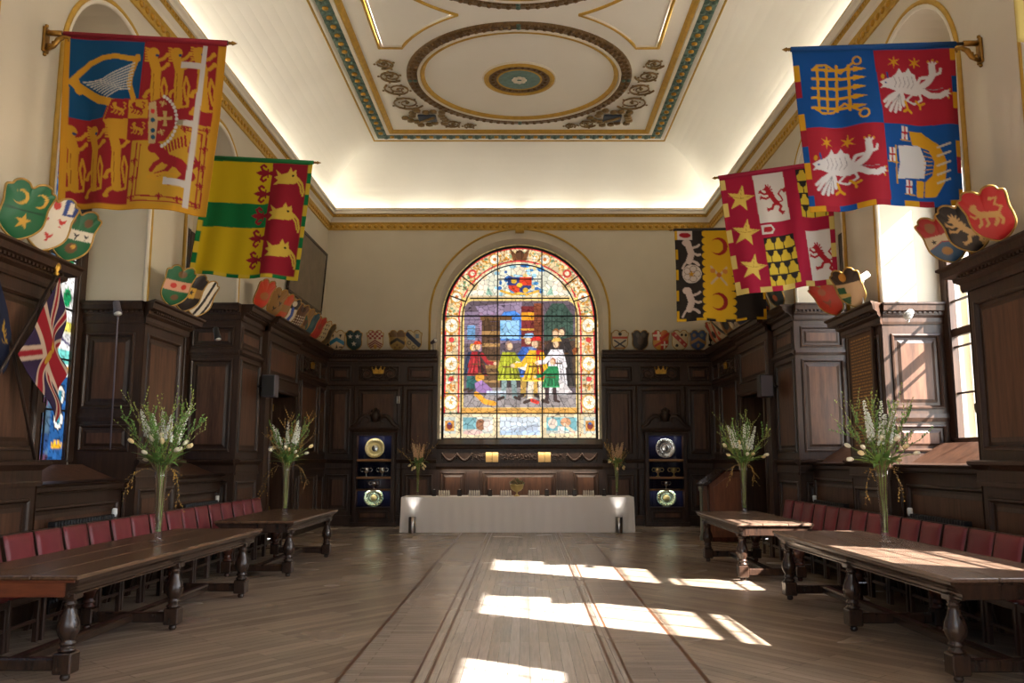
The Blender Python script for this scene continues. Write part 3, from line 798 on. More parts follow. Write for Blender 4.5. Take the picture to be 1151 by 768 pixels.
# festoons: swags, drops, fruit and leaf clusters
for (a0, a1) in ((-1.86, -1.5), (-1.5, -1.14), (1.14, 1.5), (1.5, 1.86)):
    pts = [fr(a0+(a1-a0)*t, 1.70-.16*math.sin(PI*t), n0+.05) for t in np.linspace(0, 1, 14)]
    mb.tube(pts, [.018+.025*math.sin(PI*t) for t in np.linspace(0, 1, 14)], 6)
    for q, p in enumerate(pts): mb.ico((p[0], p[1]-.02, p[2]), .028 if q % 2 else .022)
    for a in (a0, a1):
        for k in range(4): mb.ico(fr(a, 1.7-.05*k, n0+.05), .032-.004*k)
for (a0, a1) in ((-1.05, -.8), (-.45, .45), (.78, 1.05)):
    scroll_frieze(mb, fr, a0, a1, 1.62, n0+.04, .085)
    for k in range(int((a1-a0)/.05)):
        mb.ico(fr(a0+.05*k, 1.62+RND.uniform(-.07, .07), n0+.05), RND.uniform(.02, .04))
struct(mb.build('trim_8', WM), 'oak dado with carved festoons under the great window')
# ================================================================== windows
def leading(cv, step, thr, seed, dark=.3, var=.3, mask=None):
    """irregular small panes: jittered cells with dark lead between and a tone of their own"""
    rs = np.random.RandomState(seed); gx, gy = int(cv.w/step)+4, int(cv.h/step)+4
    jx, jy, tone = rs.rand(gy, gx), rs.rand(gy, gx), 1+var*(rs.rand(gy, gx)*2-1)
    X, Y = np.meshgrid(np.arange(cv.w)/step+1, np.arange(cv.h)/step+1)
    xi, yi = X.astype(int), Y.astype(int)
    d1 = np.full(X.shape, 9.); d2 = d1.copy(); t = np.ones(X.shape)
    for oy in (-1, 0, 1):
        for ox in (-1, 0, 1):
            a, b = yi+oy, xi+ox
            d = np.hypot(b+jx[a, b]-X, a+jy[a, b]-Y)
            m = d < d1
            d2 = np.where(m, d1, np.minimum(d2, d)); t = np.where(m, tone[a, b], t); d1 = np.where(m, d, d1)
    k = np.where(d2-d1 < thr, dark, t)
    if mask is not None: k = np.where(mask, k, 1)
    cv.a *= k[..., None]

def person(cv, x, y, h, robe, legs, skin=(222, 186, 150), hair=(110, 74, 44), hat=None, lean=0., arm=1, long=False, robe2=None):
    """plain robed figure, feet at y, height h"""
    t = y-h; L = lean*h
    if not long:
        cv.line([(x-.07*h, y-.42*h), (x-.09*h, y-.04*h)], .085*h, legs); cv.line([(x+.07*h, y-.42*h), (x+.1*h, y-.04*h)], .085*h, legs)
        cv.line([(x-.09*h, y-.03*h), (x-.17*h, y)], .05*h, (60, 40, 34)); cv.line([(x+.1*h, y-.03*h), (x+.18*h, y)], .05*h, (60, 40, 34))
    hem = y if long else y-.33*h
    cv.poly([(x-.11*h+L, t+.2*h), (x+.11*h+L, t+.2*h), (x+.15*h, y-.55*h), (x+.2*h, hem), (x-.2*h, hem), (x-.14*h, y-.55*h)], robe)
    if robe2: cv.poly([(x+L, t+.2*h), (x+.11*h+L, t+.2*h), (x+.15*h, y-.55*h), (x+.2*h, hem), (x+.03*h, hem)], robe2)
    dk = tuple(int(c*.55) for c in robe); lt = tuple(min(255, int(c*1.2+18)) for c in robe)
    for q in (-.13, -.06, .02, .09, .15): cv.line([(x+q*.6*h+L*.5, y-.6*h), (x+q*1.2*h, hem-.01*h)], .016*h, dk)
    for q in (-.095, .055): cv.line([(x+q*.6*h, y-.7*h), (x+q*1.2*h, hem-.02*h)], .014*h, lt)
    cv.line([(x-.19*h, hem), (x+.19*h, hem)], .02*h, lt)
    cv.line([(x-.1*h, y-.55*h), (x+.14*h, y-.55*h)], .025*h, (90, 60, 30))
    cv.line([(x+L+.09*h*arm, t+.26*h), (x+.2*h*arm, t+.42*h), (x+.33*h*arm, t+.44*h)], .075*h, robe)
    cv.ell(x+.35*h*arm, t+.44*h, .035*h, .03*h, skin)
    cv.line([(x+L-.09*h*arm, t+.26*h), (x-.15*h*arm, t+.5*h)], .07*h, robe)
    cv.ell(x+L, t+.09*h, .062*h, .08*h, hair); cv.ell(x+L+.014*h*arm, t+.105*h, .048*h, .062*h, skin)
    if hat: cv.poly([(x+L-.09*h, t+.06*h), (x+L-.05*h, t-.01*h), (x+L+.06*h, t-.02*h), (x+L+.09*h, t+.05*h)], hat)

cv = Cv(620, 786, (214, 190, 150), box=(77, 97, 570, 722))
# ornamental border
rs = np.random.RandomState(3)
for i in range(420):
    x = rs.choice([rs.uniform(80, 136), rs.uniform(510, 568)]); y = rs.uniform(250, 722)
    cv.ell(x, y, rs.uniform(2, 6), rs.uniform(2, 5), [(206, 150, 60), (222, 196, 140), (182, 120, 50), (120, 150, 110), (240, 230, 210)][rs.randint(5)])
for i in range(420):
    a = rs.uniform(-PI, 0); r = rs.uniform(192, 244)
    cv.ell(323.5+r*math.cos(a), 343+r*math.sin(a), rs.uniform(2, 6), rs.uniform(2, 5), [(206, 150, 60), (222, 196, 140), (182, 120, 50), (120, 150, 110), (240, 230, 210)][rs.randint(5)])
RED = (196, 44, 54)
for x0, x1 in ((92, 134), (514, 556)):
    for x in (x0, x1): cv.line([(x, 343), (x, 640)], 5, RED)
for r in (232, 190): cv.line([(323.5+r*math.cos(a), 343-r*math.sin(a)) for a in np.linspace(0, PI, 60)], 5, RED)
for r in (243,): cv.line([(323.5+r*math.cos(a), 343-r*math.sin(a)) for a in np.linspace(0, PI, 60)], 5, (150, 130, 80))
for x in (111, 538):
    for y in (362, 484, 606):
        cv.ell(x, y, 24, 26, (206, 160, 80)); cv.ell(x, y, 19, 21, (240, 232, 214)); cv.stamp(STAR, x, y, 11, 0, (214, 170, 90))
    for y in (420, 545): cv.ell(x, y-12, 9, 8, (200, 60, 60)); cv.stamp(FLEUR, x, y+14, 15, 0, (196, 130, 60))
for a, k in ((20, 1), (45, 0), (68, 1), (112, 1), (135, 0), (160, 1)):
    a = math.radians(a); x, y = 323.5+211*math.cos(a), 343-211*math.sin(a)
    if k: cv.ell(x, y, 20, 20, (200, 150, 70)); cv.ell(x, y, 15, 15, (240, 232, 214)); cv.ell(x, y, 6, 6, (196, 120, 60))
    else: cv.ell(x, y, 14, 14, (196, 70, 60)); cv.ell(x, y, 7, 7, (240, 220, 190))
cv.poly([(290, 110), (323, 140), (356, 110), (345, 150), (302, 150)], (110, 70, 44)); cv.ell(323, 132, 14, 16, (84, 54, 36))
# lunette with a plain quartered shield between two winged attendants
pts = [(323.5+183*math.cos(a), 343-183*math.sin(a)) for a in np.linspace(math.radians(25), math.radians(155), 40)]
cv.poly(pts, (214, 214, 196))
for i in range(70):
    x, y = rs.uniform(250, 396), rs.uniform(168, 266); cv.ell(x, y, rs.uniform(4, 12), rs.uniform(4, 8), [(72, 140, 196), (150, 196, 214), (52, 104, 170), (226, 196, 130)][rs.randint(4)])
cv.poly([(285, 205), (362, 205), (360, 240), (323, 266), (287, 240)], (44, 62, 120)); cv.poly([(323, 205), (362, 205), (361, 232), (323, 232)], (206, 66, 40)); cv.poly([(287, 232), (323, 232), (323, 266), (290, 244)], (206, 66, 40))
for x, y in ((305, 218), (342, 248), (323, 232)): cv.ell(x, y, 9, 8, (226, 180, 60))
cv.ell(323, 185, 20, 14, (226, 214, 190)); cv.line([(265, 250), (300, 262), (323, 258), (346, 262), (382, 250)], 8, (226, 176, 70))
for s in (-1, 1):
    X = lambda d: 323.5+s*d
    cv.poly([(X(120), 262), (X(150), 262), (X(138), 215), (X(118), 205), (X(104), 220), (X(98), 262)], (232, 222, 204)); cv.ell(X(112), 203, 9, 10, (230, 200, 160))
    cv.poly([(X(126), 215), (X(160), 235), (X(165), 255), (X(136), 246)], (206, 180, 130)); cv.poly([(X(84), 262), (X(100), 236), (X(106), 262)], (150, 190, 170))
# main picture
cv.rect(142, 272, 505, 640, (226, 196, 120)); cv.rect(150, 300, 498, 622, (92, 78, 88))
cv.poly([(150, 345)]+[(180-30*math.cos(a), 312-30*math.sin(a)) for a in np.linspace(0, PI/2, 8)]+[(468+30*math.sin(a), 312-30*math.cos(a)) for a in np.linspace(0, PI/2, 8)]+[(498, 622), (150, 622)], (96, 82, 92))
cv.rect(150, 318, 330, 420, (128, 112, 134)); cv.poly([(185, 300), (330, 286), (330, 318), (200, 330)], (142, 124, 150))
for x in (196, 232): cv.rect(x, 320, x+12, 470, (150, 120, 150))
cv.poly([(258, 410), (258, 340), (275, 318), (308, 314), (328, 330), (328, 410)], (74, 132, 214)); cv.rect(262, 345, 322, 405, (148, 196, 230))
cv.rect(160, 362, 184, 408, (110, 160, 206)); cv.rect(252, 355, 270, 380, (120, 180, 226))
cv.rect(205, 338, 262, 480, (84, 60, 42)); cv.rect(200, 332, 300, 346, (104, 74, 46)); cv.rect(188, 474, 300, 500, (150, 112, 66)); cv.rect(196, 500, 262, 560, (104, 76, 50))
cv.rect(328, 300, 368, 440, (116, 44, 46)); cv.rect(328, 320, 368, 345, (226, 150, 40)); cv.line([(328, 375), (368, 375)], 5, (214, 160, 60)); cv.line([(328, 402), (368, 402)], 5, (214, 160, 60))
cv.rect(368, 290, 396, 480, (124, 66, 44)); cv.poly([(400, 440), (400, 330), (425, 290), (462, 290), (490, 330), (490, 440)], (62, 84, 74)); cv.rect(400, 410, 498, 560, (74, 54, 44)); cv.line([(446, 505), (498, 440)], 16, (140, 74, 40))
cv.poly([(150, 622), (150, 585), (240, 560), (420, 560), (498, 580), (498, 622)], (150, 140, 140))
for x in range(160, 500, 38): cv.line([(x, 622), (x+(323-x)*.2, 570)], 2, (60, 54, 54))
for y in range(330, 440, 14): cv.line([(150, y), (200, y)], 1.5, (60, 50, 62)); cv.line([(232, y+5), (258, y+5)], 1.5, (84, 70, 92))
for x in (212, 228, 244): cv.line([(x, 346), (x, 474)], 2, (44, 32, 26))
for (x0, y0, x1, y1) in ((205, 380, 262, 392), (205, 420, 262, 430), (192, 512, 262, 520), (192, 536, 262, 544)): cv.rect(x0, y0, x1, y1, (168, 128, 78))
for y in range(310, 470, 18): cv.line([(370, y), (396, y)], 2, (70, 36, 28))
cv.poly([(330, 440), (396, 440), (396, 560), (262, 560), (262, 500), (330, 500)], (58, 46, 46))
for x in (408, 424, 440, 456, 472): cv.line([(x, 300+abs(x-444)*.5), (x, 420)], 2.5, (38, 54, 48))
cv.line([(400, 350), (490, 350)], 3, (38, 54, 48)); cv.line([(400, 420), (498, 400)], 6, (96, 66, 50))
person(cv, 178, 568, 150, (40, 52, 76), (40, 96, 92), hair=(206, 160, 60)); person(cv, 192, 572, 158, (166, 38, 44), (36, 84, 84), hat=(210, 70, 40), robe2=(70, 46, 44))
person(cv, 437, 560, 190, (58, 44, 40), (40, 36, 36), hair=(150, 92, 50), arm=-1, long=True); person(cv, 456, 556, 190, (50, 42, 42), (40, 36, 36), hair=(70, 58, 54), arm=-1, long=True)
person(cv, 352, 590, 200, (54, 92, 170), (190, 150, 70), hat=(150, 190, 230), arm=-1, robe2=(110, 140, 190))
person(cv, 290, 596, 186, (164, 168, 40), (128, 150, 150), hair=(140, 110, 100), robe2=(140, 142, 34))
cv.poly([(312, 476), (352, 484), (346, 508), (308, 494)], (236, 230, 214))
person(cv, 374, 606, 206, (226, 176, 40), (226, 210, 190), hat=(206, 44, 40), robe2=(196, 38, 42), arm=-1); cv.line([(362, 600), (378, 606)], 12, (206, 50, 40))
person(cv, 438, 580, 176, (226, 220, 224), (200, 200, 206), hat=(220, 176, 90), arm=-1, long=True); cv.poly([(440, 580), (486, 574), (466, 548), (446, 530)], (214, 206, 206))
person(cv, 420, 604, 140, (32, 128, 74), (66, 44, 46), hair=(170, 100, 60), arm=-1, lean=.05)
cv.ell(200, 528, 14, 14, (226, 160, 50)); cv.poly([(184, 545), (206, 536), (240, 566), (232, 578), (190, 574)], (160, 120, 180)); cv.line([(190, 580), (216, 604), (244, 610)], 16, (226, 156, 44)); cv.rect(222, 570, 282, 582, (196, 206, 220))
cv.rect(142, 624, 505, 640, (206, 150, 70))
# bottom row of small pictures
for x0, x1 in ((80, 136), (141, 249), (254, 393), (398, 507), (512, 568)):
    cv.rect(x0, 644, x1, 720, (226, 208, 170)); cv.rect(x0+8, 652, x1-8, 704, (196, 200, 190))
cv.rect(262, 652, 386, 708, (206, 216, 226)); cv.poly([(290, 690), (380, 672), (380, 704), (290, 704)], (170, 180, 196)); cv.rect(262, 694, 386, 708, (180, 200, 220))
cv.rect(149, 654, 190, 690, (120, 170, 180)); cv.ell(204, 676, 15, 18, (150, 100, 70)); cv.ell(226, 678, 14, 20, (226, 210, 200)); cv.ell(180, 700, 30, 8, (214, 180, 170))
cv.rect(406, 654, 500, 694, (120, 176, 184)); cv.ell(425, 672, 14, 16, (226, 206, 190)); cv.ell(465, 668, 16, 14, (206, 150, 110)); cv.line([(462, 675), (490, 700)], 9, (230, 200, 170)); cv.rect(440, 680, 460, 704, (226, 220, 210))
for x in (108, 540): cv.rect(x-14, 664, x+14, 696, (214, 150, 70)); cv.ell(x, 680, 9, 11, (120, 50, 50)); cv.ell(x, 672, 5, 4, (60, 90, 150))
leading(cv, 21, .06, 5, .25, .22)
def great(u, v): return np.stack([-1.975+3.95*u, np.full_like(u, Y1+.2), 6.975-4.925*v], -1)
win = empty('window_1', (0, 0, 0)); struct(win, 'great arched stained glass window with figures in a workshop')
g = sheet('stained_glass', cv, great, 300, 380, M['stain'], win, keep=lambda u, v: ((-1.975+3.95*u)**2+np.maximum(6.975-4.925*v-5.0, 0)**2) <= 1.985**2, smooth=False)
mb = MB(); yb = Y1+.17
def wx(px): return -1.92+(px-77)/493*3.84
def wz(py): return 6.92-(py-97)/625*4.87
for px in (138, 508): mb.box(wx(px)-.014, wx(px)+.014, yb-.02, yb+.02, 2.05, 5.0)
for px in (252, 395): mb.box(wx(px)-.014, wx(px)+.014, yb-.02, yb+.02, 2.05, 5+math.sqrt(1.92**2-wx(px)**2))
for py in (328, 392, 455, 516, 578, 640): mb.box(-1.92, 1.92, yb-.022, yb+.022, wz(py)-.014, wz(py)+.014)
mb.box(wx(163), wx(484), yb-.022, yb+.022, wz(270)-.014, wz(270)+.014); mb.box(wx(252), wx(395), yb-.02, yb+.02, wz(207)-.01, wz(207)+.01)
mb.tube([(1.44*math.cos(a), yb, 5+1.44*math.sin(a)) for a in np.linspace(0, PI, 40)], .016, 6)
for a in (20, 38, 142, 160): a = math.radians(a); mb.tube([(1.44*math.cos(a), yb, 5+1.44*math.sin(a)), (1.92*math.cos(a), yb, 5+1.92*math.sin(a))], .016, 6)
mb.build('glazing_bars', M['lead'], win)
mb = MB(); mb.tube([(a, yb, b) for a, b in arch_path(0, 1.9, 2.05, 5.0, 40)], .035, 6); mb.box(-1.92, 1.92, yb-.03, yb+.03, 2.04, 2.09)
mb.build('window_frame', M['lead'], win)

# side windows: stained on the left, clear on the right
def side_glass(seed):
    cv = Cv(240, 560, (70, 92, 110), box=(0, 0, 1.6, 3.8)); rs = np.random.RandomState(seed)
    for i in range(160): cv.ell(rs.uniform(.2, 1.4), rs.uniform(0, 3.8), rs.uniform(.05, .16), rs.uniform(.04, .12), [(60, 110, 150), (90, 60, 80), (120, 140, 150), (160, 130, 70), (40, 66, 110)][rs.randint(5)])
    for x in (.14, 1.46):
        cv.rect(x-.16, 0, x+.16, 2.75, (214, 214, 216)); cv.rect(x-.16, 2.75, x+.16, 3.8, (38, 84, 140))
        for y in (.5, 1.25, 1.75): cv.ell(x, y, .08, .12, (20, 130, 80))
        for y in (.2, .9, 2.05): cv.rect(x-.14, y, x+.14, y+.14, (206, 196, 90)); cv.line([(x-.14, y+.2), (x+.14, y+.3)], .03, (70, 60, 110))
        cv.rect(x-.14, 2.4, x+.14, 2.6, (110, 196, 190)); cv.rect(x-.14, 2.62, x+.14, 2.7, (196, 140, 60))
        for y in (2.98, 3.28): cv.ell(x, y, .1, .14, (26, 26, 40)); cv.ell(x, y, .08, .11, (226, 224, 216)); cv.ell(x, y, .045, .07, (60, 130, 150))
        cv.stamp(CROWN, x, 3.58, .11, 0, (226, 170, 40))
    leading(cv, 14, .07, seed, .25, .3)
    return cv
wn = 2
for sg in (-1, 1):
    zb, zt = (1.55 if sg < 0 else 1.82), 5.35
    for i, cy in enumerate(BAYS[sg]):
        w = empty('window_%d' % wn, (sg*XW, cy, zb)); wn += 1
        struct(w, ('stained glass side window in the left bay' if sg < 0 else 'clear sunlit side window in the right bay'))
        mb = MB(); gw = GW
        for a0, a1 in ((-BHW, -gw), (gw, BHW)): mb.box(-.05, .06, a0, a1, 0, zt-zb+.1, 0, .012)
        mb.box(-.05, .06, -gw, gw, zt-zb, zt-zb+.12, 0, .012); mb.box(-.09, .06, -gw, gw, -.06, .03, 0, .012)
        for a in (-gw, gw): mb.box(-.04, .04, a-.025, a+.025, 0, zt-zb)
        fo = mb.build('window_frame', M['oak'], w)
        mb = MB(); H = zt-zb
        for k in range(1, 6): mb.box(-.015, .015, -gw, gw, H*k/6-.012, H*k/6+.012)
        for a in ((-.45, 0, .45) if sg < 0 else (-.31, .31)): mb.box(-.014, .014, a-.011, a+.011, 0, H)
        if sg > 0: mb.box(-.03, .03, -gw, gw, H*.385-.05, H*.385+.05)
        mb.build('glazing_bars', M['lead'] if sg < 0 else M['oak'], w)
        if sg < 0:
            if i in (3, 4):
                cvs = side_glass(11+i)
                sheet('stained_glass', cvs, lambda u, v: np.stack([np.full_like(u, .0), (u-.5)*2*GW, H*(1-v)], -1), 70, 150, M['stain'], w, smooth=False)
            else:
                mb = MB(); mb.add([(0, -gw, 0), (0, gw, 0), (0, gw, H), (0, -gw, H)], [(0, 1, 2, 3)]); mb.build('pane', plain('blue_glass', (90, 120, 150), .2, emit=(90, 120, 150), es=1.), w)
        else:
            mb = MB(); mb.add([(.005, -gw, 0), (.005, gw, 0), (.005, gw, H), (.005, -gw, H)], [(0, 1, 2, 3)]); mb.build('pane', M['clear'], w)
# ================================================================== heraldic banners on wall brackets
GOLD, RED_, BLUE, WHT, BLK_ = (216, 160, 48), (172, 36, 46), (22, 88, 160), (232, 226, 222), (44, 38, 36)
M['brass'] = plain('aged_brass', (150, 112, 52), .35, .85, var=.25, scale=25)
M['pole'] = plain('pole_dark', (52, 40, 34), .4)

def blocks_border(cv, Q, n, wd, cols, sides='LBR'):
    """alternating blocks along the cloth's edges, in unit coordinates"""
    cv2q, cv2b, k = cv.quad, cv.box, cv.k
    cv.quad = None; cv.box = (0, 0, 1, 1); cv.k = cv.w
    for i in range(n):
        c = cols[i % len(cols)]; a, b = i/n, (i+1)/n
        if 'L' in sides: cv.rect(0, a, wd, b, c)
        if 'R' in sides: cv.rect(1-wd, a, 1, b, cols[(i+1) % len(cols)])
    for i in range(n):
        a, b = i/n, (i+1)/n
        if 'B' in sides: cv.rect(a, 1-wd, b, 1, cols[(i+1) % len(cols)])
    cv.quad, cv.box, cv.k = cv2q, cv2b, k

# banner with harp, lions, crown and white label
Q = [(219, 108), (768, 147), (685, 718), (192, 690)]
f1 = Cv(480, 510, (176, 34, 44), quad=Q); OR, AZ, GU = (222, 164, 44), (10, 84, 134), (164, 34, 44)
f1.poly([(238, 122), (492, 140), (474, 335), (375, 335), (350, 395), (205, 392)], AZ)
f1.line([(262, 300), (236, 272), (262, 240), (300, 206), (345, 190), (392, 186), (440, 196), (470, 200)], 17, OR); f1.line([(468, 190), (446, 250), (440, 285), (455, 335)], 17, OR)
f1.line([(256, 284), (330, 330), (395, 352)], 26, OR); f1.line([(248, 262), (258, 300)], 22, OR); f1.ell(390, 183, 7, 6, OR); f1.ell(302, 203, 6, 6, OR)
for i in range(9):
    t = i/8; f1.line([(272+92*t, 268+58*t), (345+60*t, 262+40*t), (458-16*t, 212+88*t)], 4, (226, 222, 214))
f1.poly([(492, 140), (756, 152), (712, 420), (600, 420), (520, 330), (474, 335)], GU)
VL = LION
for (x, y, s) in ((535, 185, 62), (612, 190, 62), (690, 195, 55), (520, 290, 60), (602, 300, 62), (684, 300, 60)):
    pass
def vlion(cv, x, y0, y1, col, dark):
    """one lion passant turned on end: head at the top, long body, looped tail"""
    h = y1-y0
    cv.line([(x-8, y0+.12*h), (x+6, y0+.35*h), (x+2, y0+.6*h), (x+4, y0+.85*h)], 30, col); cv.ell(x-4, y0+.1*h, 20, 20, col)
    for k in range(6): cv.line([(x-6, y0+.06*h+k*7), (x-30, y0+.02*h+k*9)], 6, col)
    for yy in (.22, .36): cv.line([(x, y0+yy*h), (x+28, y0+(yy-.04)*h), (x+42, y0+(yy-.1)*h)], 11, col); cv.ell(x+43, y0+(yy-.1)*h, 8, 8, col)
    for yy in (.66, .9): cv.line([(x+2, y0+(yy-.05)*h), (x-22, y0+yy*h), (x-30, y0+(yy+.06)*h)], 12, col); cv.ell(x-30, y0+(yy+.07)*h, 9, 7, col)
    cv.line([(x+6, y0+.9*h), (x+34, y0+.88*h), (x+40, y0+.6*h), (x+30, y0+.46*h), (x+22, y0+.6*h), (x+30, y0+.8*h)], 8, col)
    cv.ell(x+8, y0+.13*h, 6, 5, (46, 70, 130)); cv.line([(x-2, y0+.4*h), (x-4, y0+.8*h)], 2, dark)
for x in (525, 603, 680): vlion(f1, x, 156, 395, OR, (150, 96, 30))
f1.poly([(205, 392), (350, 395), (368, 470), (450, 478), (436, 688), (195, 678)], GU)
for x in (232, 312, 392): vlion(f1, x, 412, 662, OR, (150, 96, 30))
f1.poly([(450, 478), (505, 478), (505, 415), (712, 420), (690, 712), (430, 690)], (214, 164, 48))
for (P_, w_) in (([(468, 486), (446, 676), (662, 690), (690, 436), (620, 434)], 4), ([(480, 492), (460, 660), (650, 676), (676, 448), (622, 446)], 4)): f1.line(P_, w_, GU)
for (x, y) in ((458, 548), (452, 606), (446, 668), (540, 668), (600, 676), (650, 684), (672, 560), (680, 500), (690, 436), (664, 620), (628, 444)): f1.stamp(FLEUR, x, y, 15, 0, GU)
f1.stamp([('l', [(-.5, -.75), (-.2, -.2), (.3, .1), (.55, .6)], .42), ('e', -.6, -.8, .3, .24), ('l', [(-.2, -.3), (-.75, -.1), (-.95, .1)], .2), ('l', [(.1, 0), (-.35, .3), (-.8, .35)], .2), ('l', [(.5, .5), (.1, .8), (-.3, .8)], .22), ('l', [(.5, .4), (.95, .1), (.8, -.4), (1, -.8)], .16)], 585, 555, 78, -.2, GU)
for k in range(8): f1.line([(560+k*10, 525-k*4), (552+k*11, 500-k*5)], 6, GU)
f1.line([(505, 600), (560, 588), (596, 596), (590, 614), (520, 606)], 10, OR)
f1.poly([(382, 336), (505, 342), (505, 470), (450, 478), (395, 462), (350, 405)], OR)
f1.poly([(382, 336), (440, 338), (436, 402), (355, 402)], GU); f1.poly([(436, 402), (505, 404), (505, 470), (450, 478), (432, 472)], GU)
for (x, y, c_) in ((405, 370, OR), (470, 372, GU), (405, 436, OR), (470, 440, OR)): f1.stamp(LION, x, y, 27, .2, c_)
f1.poly([(508, 352), (570, 322), (600, 380), (600, 430), (560, 480), (506, 490)], (166, 38, 46))
f1.poly([(508, 352), (530, 345), (536, 420), (528, 488), (506, 490)], (206, 176, 130))
for y in (380, 410, 445, 468): f1.ell(520, y, 7, 8, (40, 90, 120) if y % 20 else (220, 60, 60))
for i in range(16):
    a = -1.1+2.3*i/15; f1.ell(520+82*math.cos(a), 412+92*math.sin(a), 6, 6, (232, 228, 224))
f1.stamp([('p', [(-1, -.2), (-.2, -.2), (-.3, -1), (.3, -1), (.2, -.2), (1, -.2), (1, .2), (.2, .2), (.3, 1), (-.3, 1), (-.2, .2), (-1, .2)])], 560, 405, 26, 0, (214, 180, 110)); f1.stamp(FLEUR, 552, 355, 14, .3, (214, 180, 110)); f1.stamp(FLEUR, 548, 452, 14, -.3, (214, 180, 110))
LB = (222, 214, 210)
f1.poly([(690, 155), (704, 156), (628, 700), (612, 699)], LB); f1.poly([(616, 210), (690, 217), (688, 236), (613, 232)], LB); f1.poly([(606, 414), (664, 410), (660, 432), (600, 430)], LB); f1.poly([(556, 603), (636, 612), (634, 634), (553, 626)], LB); f1.poly([(606, 414), (626, 412), (622, 430), (600, 430)], (170, 160, 130))
f1.poly([(219, 108), (238, 110), (212, 690), (192, 690)], (222, 160, 40)); f1.poly([(742, 145), (768, 147), (685, 718), (660, 716)], (222, 160, 40)); f1.poly([(192, 672), (690, 700), (685, 720), (192, 692)], (222, 160, 40))
f1.poly([(219, 106), (770, 145), (768, 157), (219, 122)], (150, 24, 44))

# yellow banner with green bar and red side with three gold heads
Q = [(107, 84), (466, 104), (415, 510), (33, 490)]
f2 = Cv(450, 480, (232, 202, 24), quad=Q)
f2.poly([(92, 240), (330, 248), (322, 330), (78, 326)], (16, 132, 72))
f2.poly([(330, 98), (452, 104), (402, 500), (284, 492)], (166, 28, 52))
for (x, y) in ((304, 140), (295, 212), (286, 288), (276, 366), (266, 440)): f2.stamp(FLEUR, x, y, 36, -PI/2+.05, (160, 26, 50))
for (x, y) in ((378, 165), (362, 290), (350, 415)):
    f2.stamp([('p', [(-1, .4), (-.7, .1), (-1.0, -.1), (-.75, -.2), (-.95, -.6), (-.5, -.3), (-.15, -.45), (0, -.85), (.15, -.55), (.35, -.75), (.4, -.35), (.75, -.05), (.5, 0), (.35, .2), (-.1, .3)]), ('l', [(.5, -.2), (.8, .1), (.95, .6), (.9, .85)], .14), ('l', [(.45, -.05), (.7, .3), (.8, .7)], .1)], x+8, y+2, 54, .12, (238, 206, 84))
    f2.ell(x+20, y-14, 4, 4, (40, 40, 30))
def dent(cv, n, wd, c1, c2, sides):
    q, b, k = cv.quad, cv.box, cv.k; cv.quad = None; cv.box = (0, 0, 1, 1); cv.k = cv.w
    for s_ in sides:
        for i in range(n):
            a, e = (i)/n, (i+1)/n; c = c1 if i % 2 else c2
            if s_ == 'L': cv.rect(0, a, wd, e, c)
            if s_ == 'R': cv.rect(1-wd, a, 1, e, c)
            if s_ == 'B': cv.rect(a, 1-wd, e, 1, c)
            if s_ == 'T': cv.rect(a, 0, e, wd, c)
    cv.quad, cv.box, cv.k = q, b, k
dent(f2, 11, .04, (16, 132, 72), (234, 204, 60), 'LR'); dent(f2, 9, .032, (16, 132, 72), (234, 204, 60), 'B')
f2.poly([(105, 82), (468, 102), (466, 112), (105, 95)], (20, 120, 60))

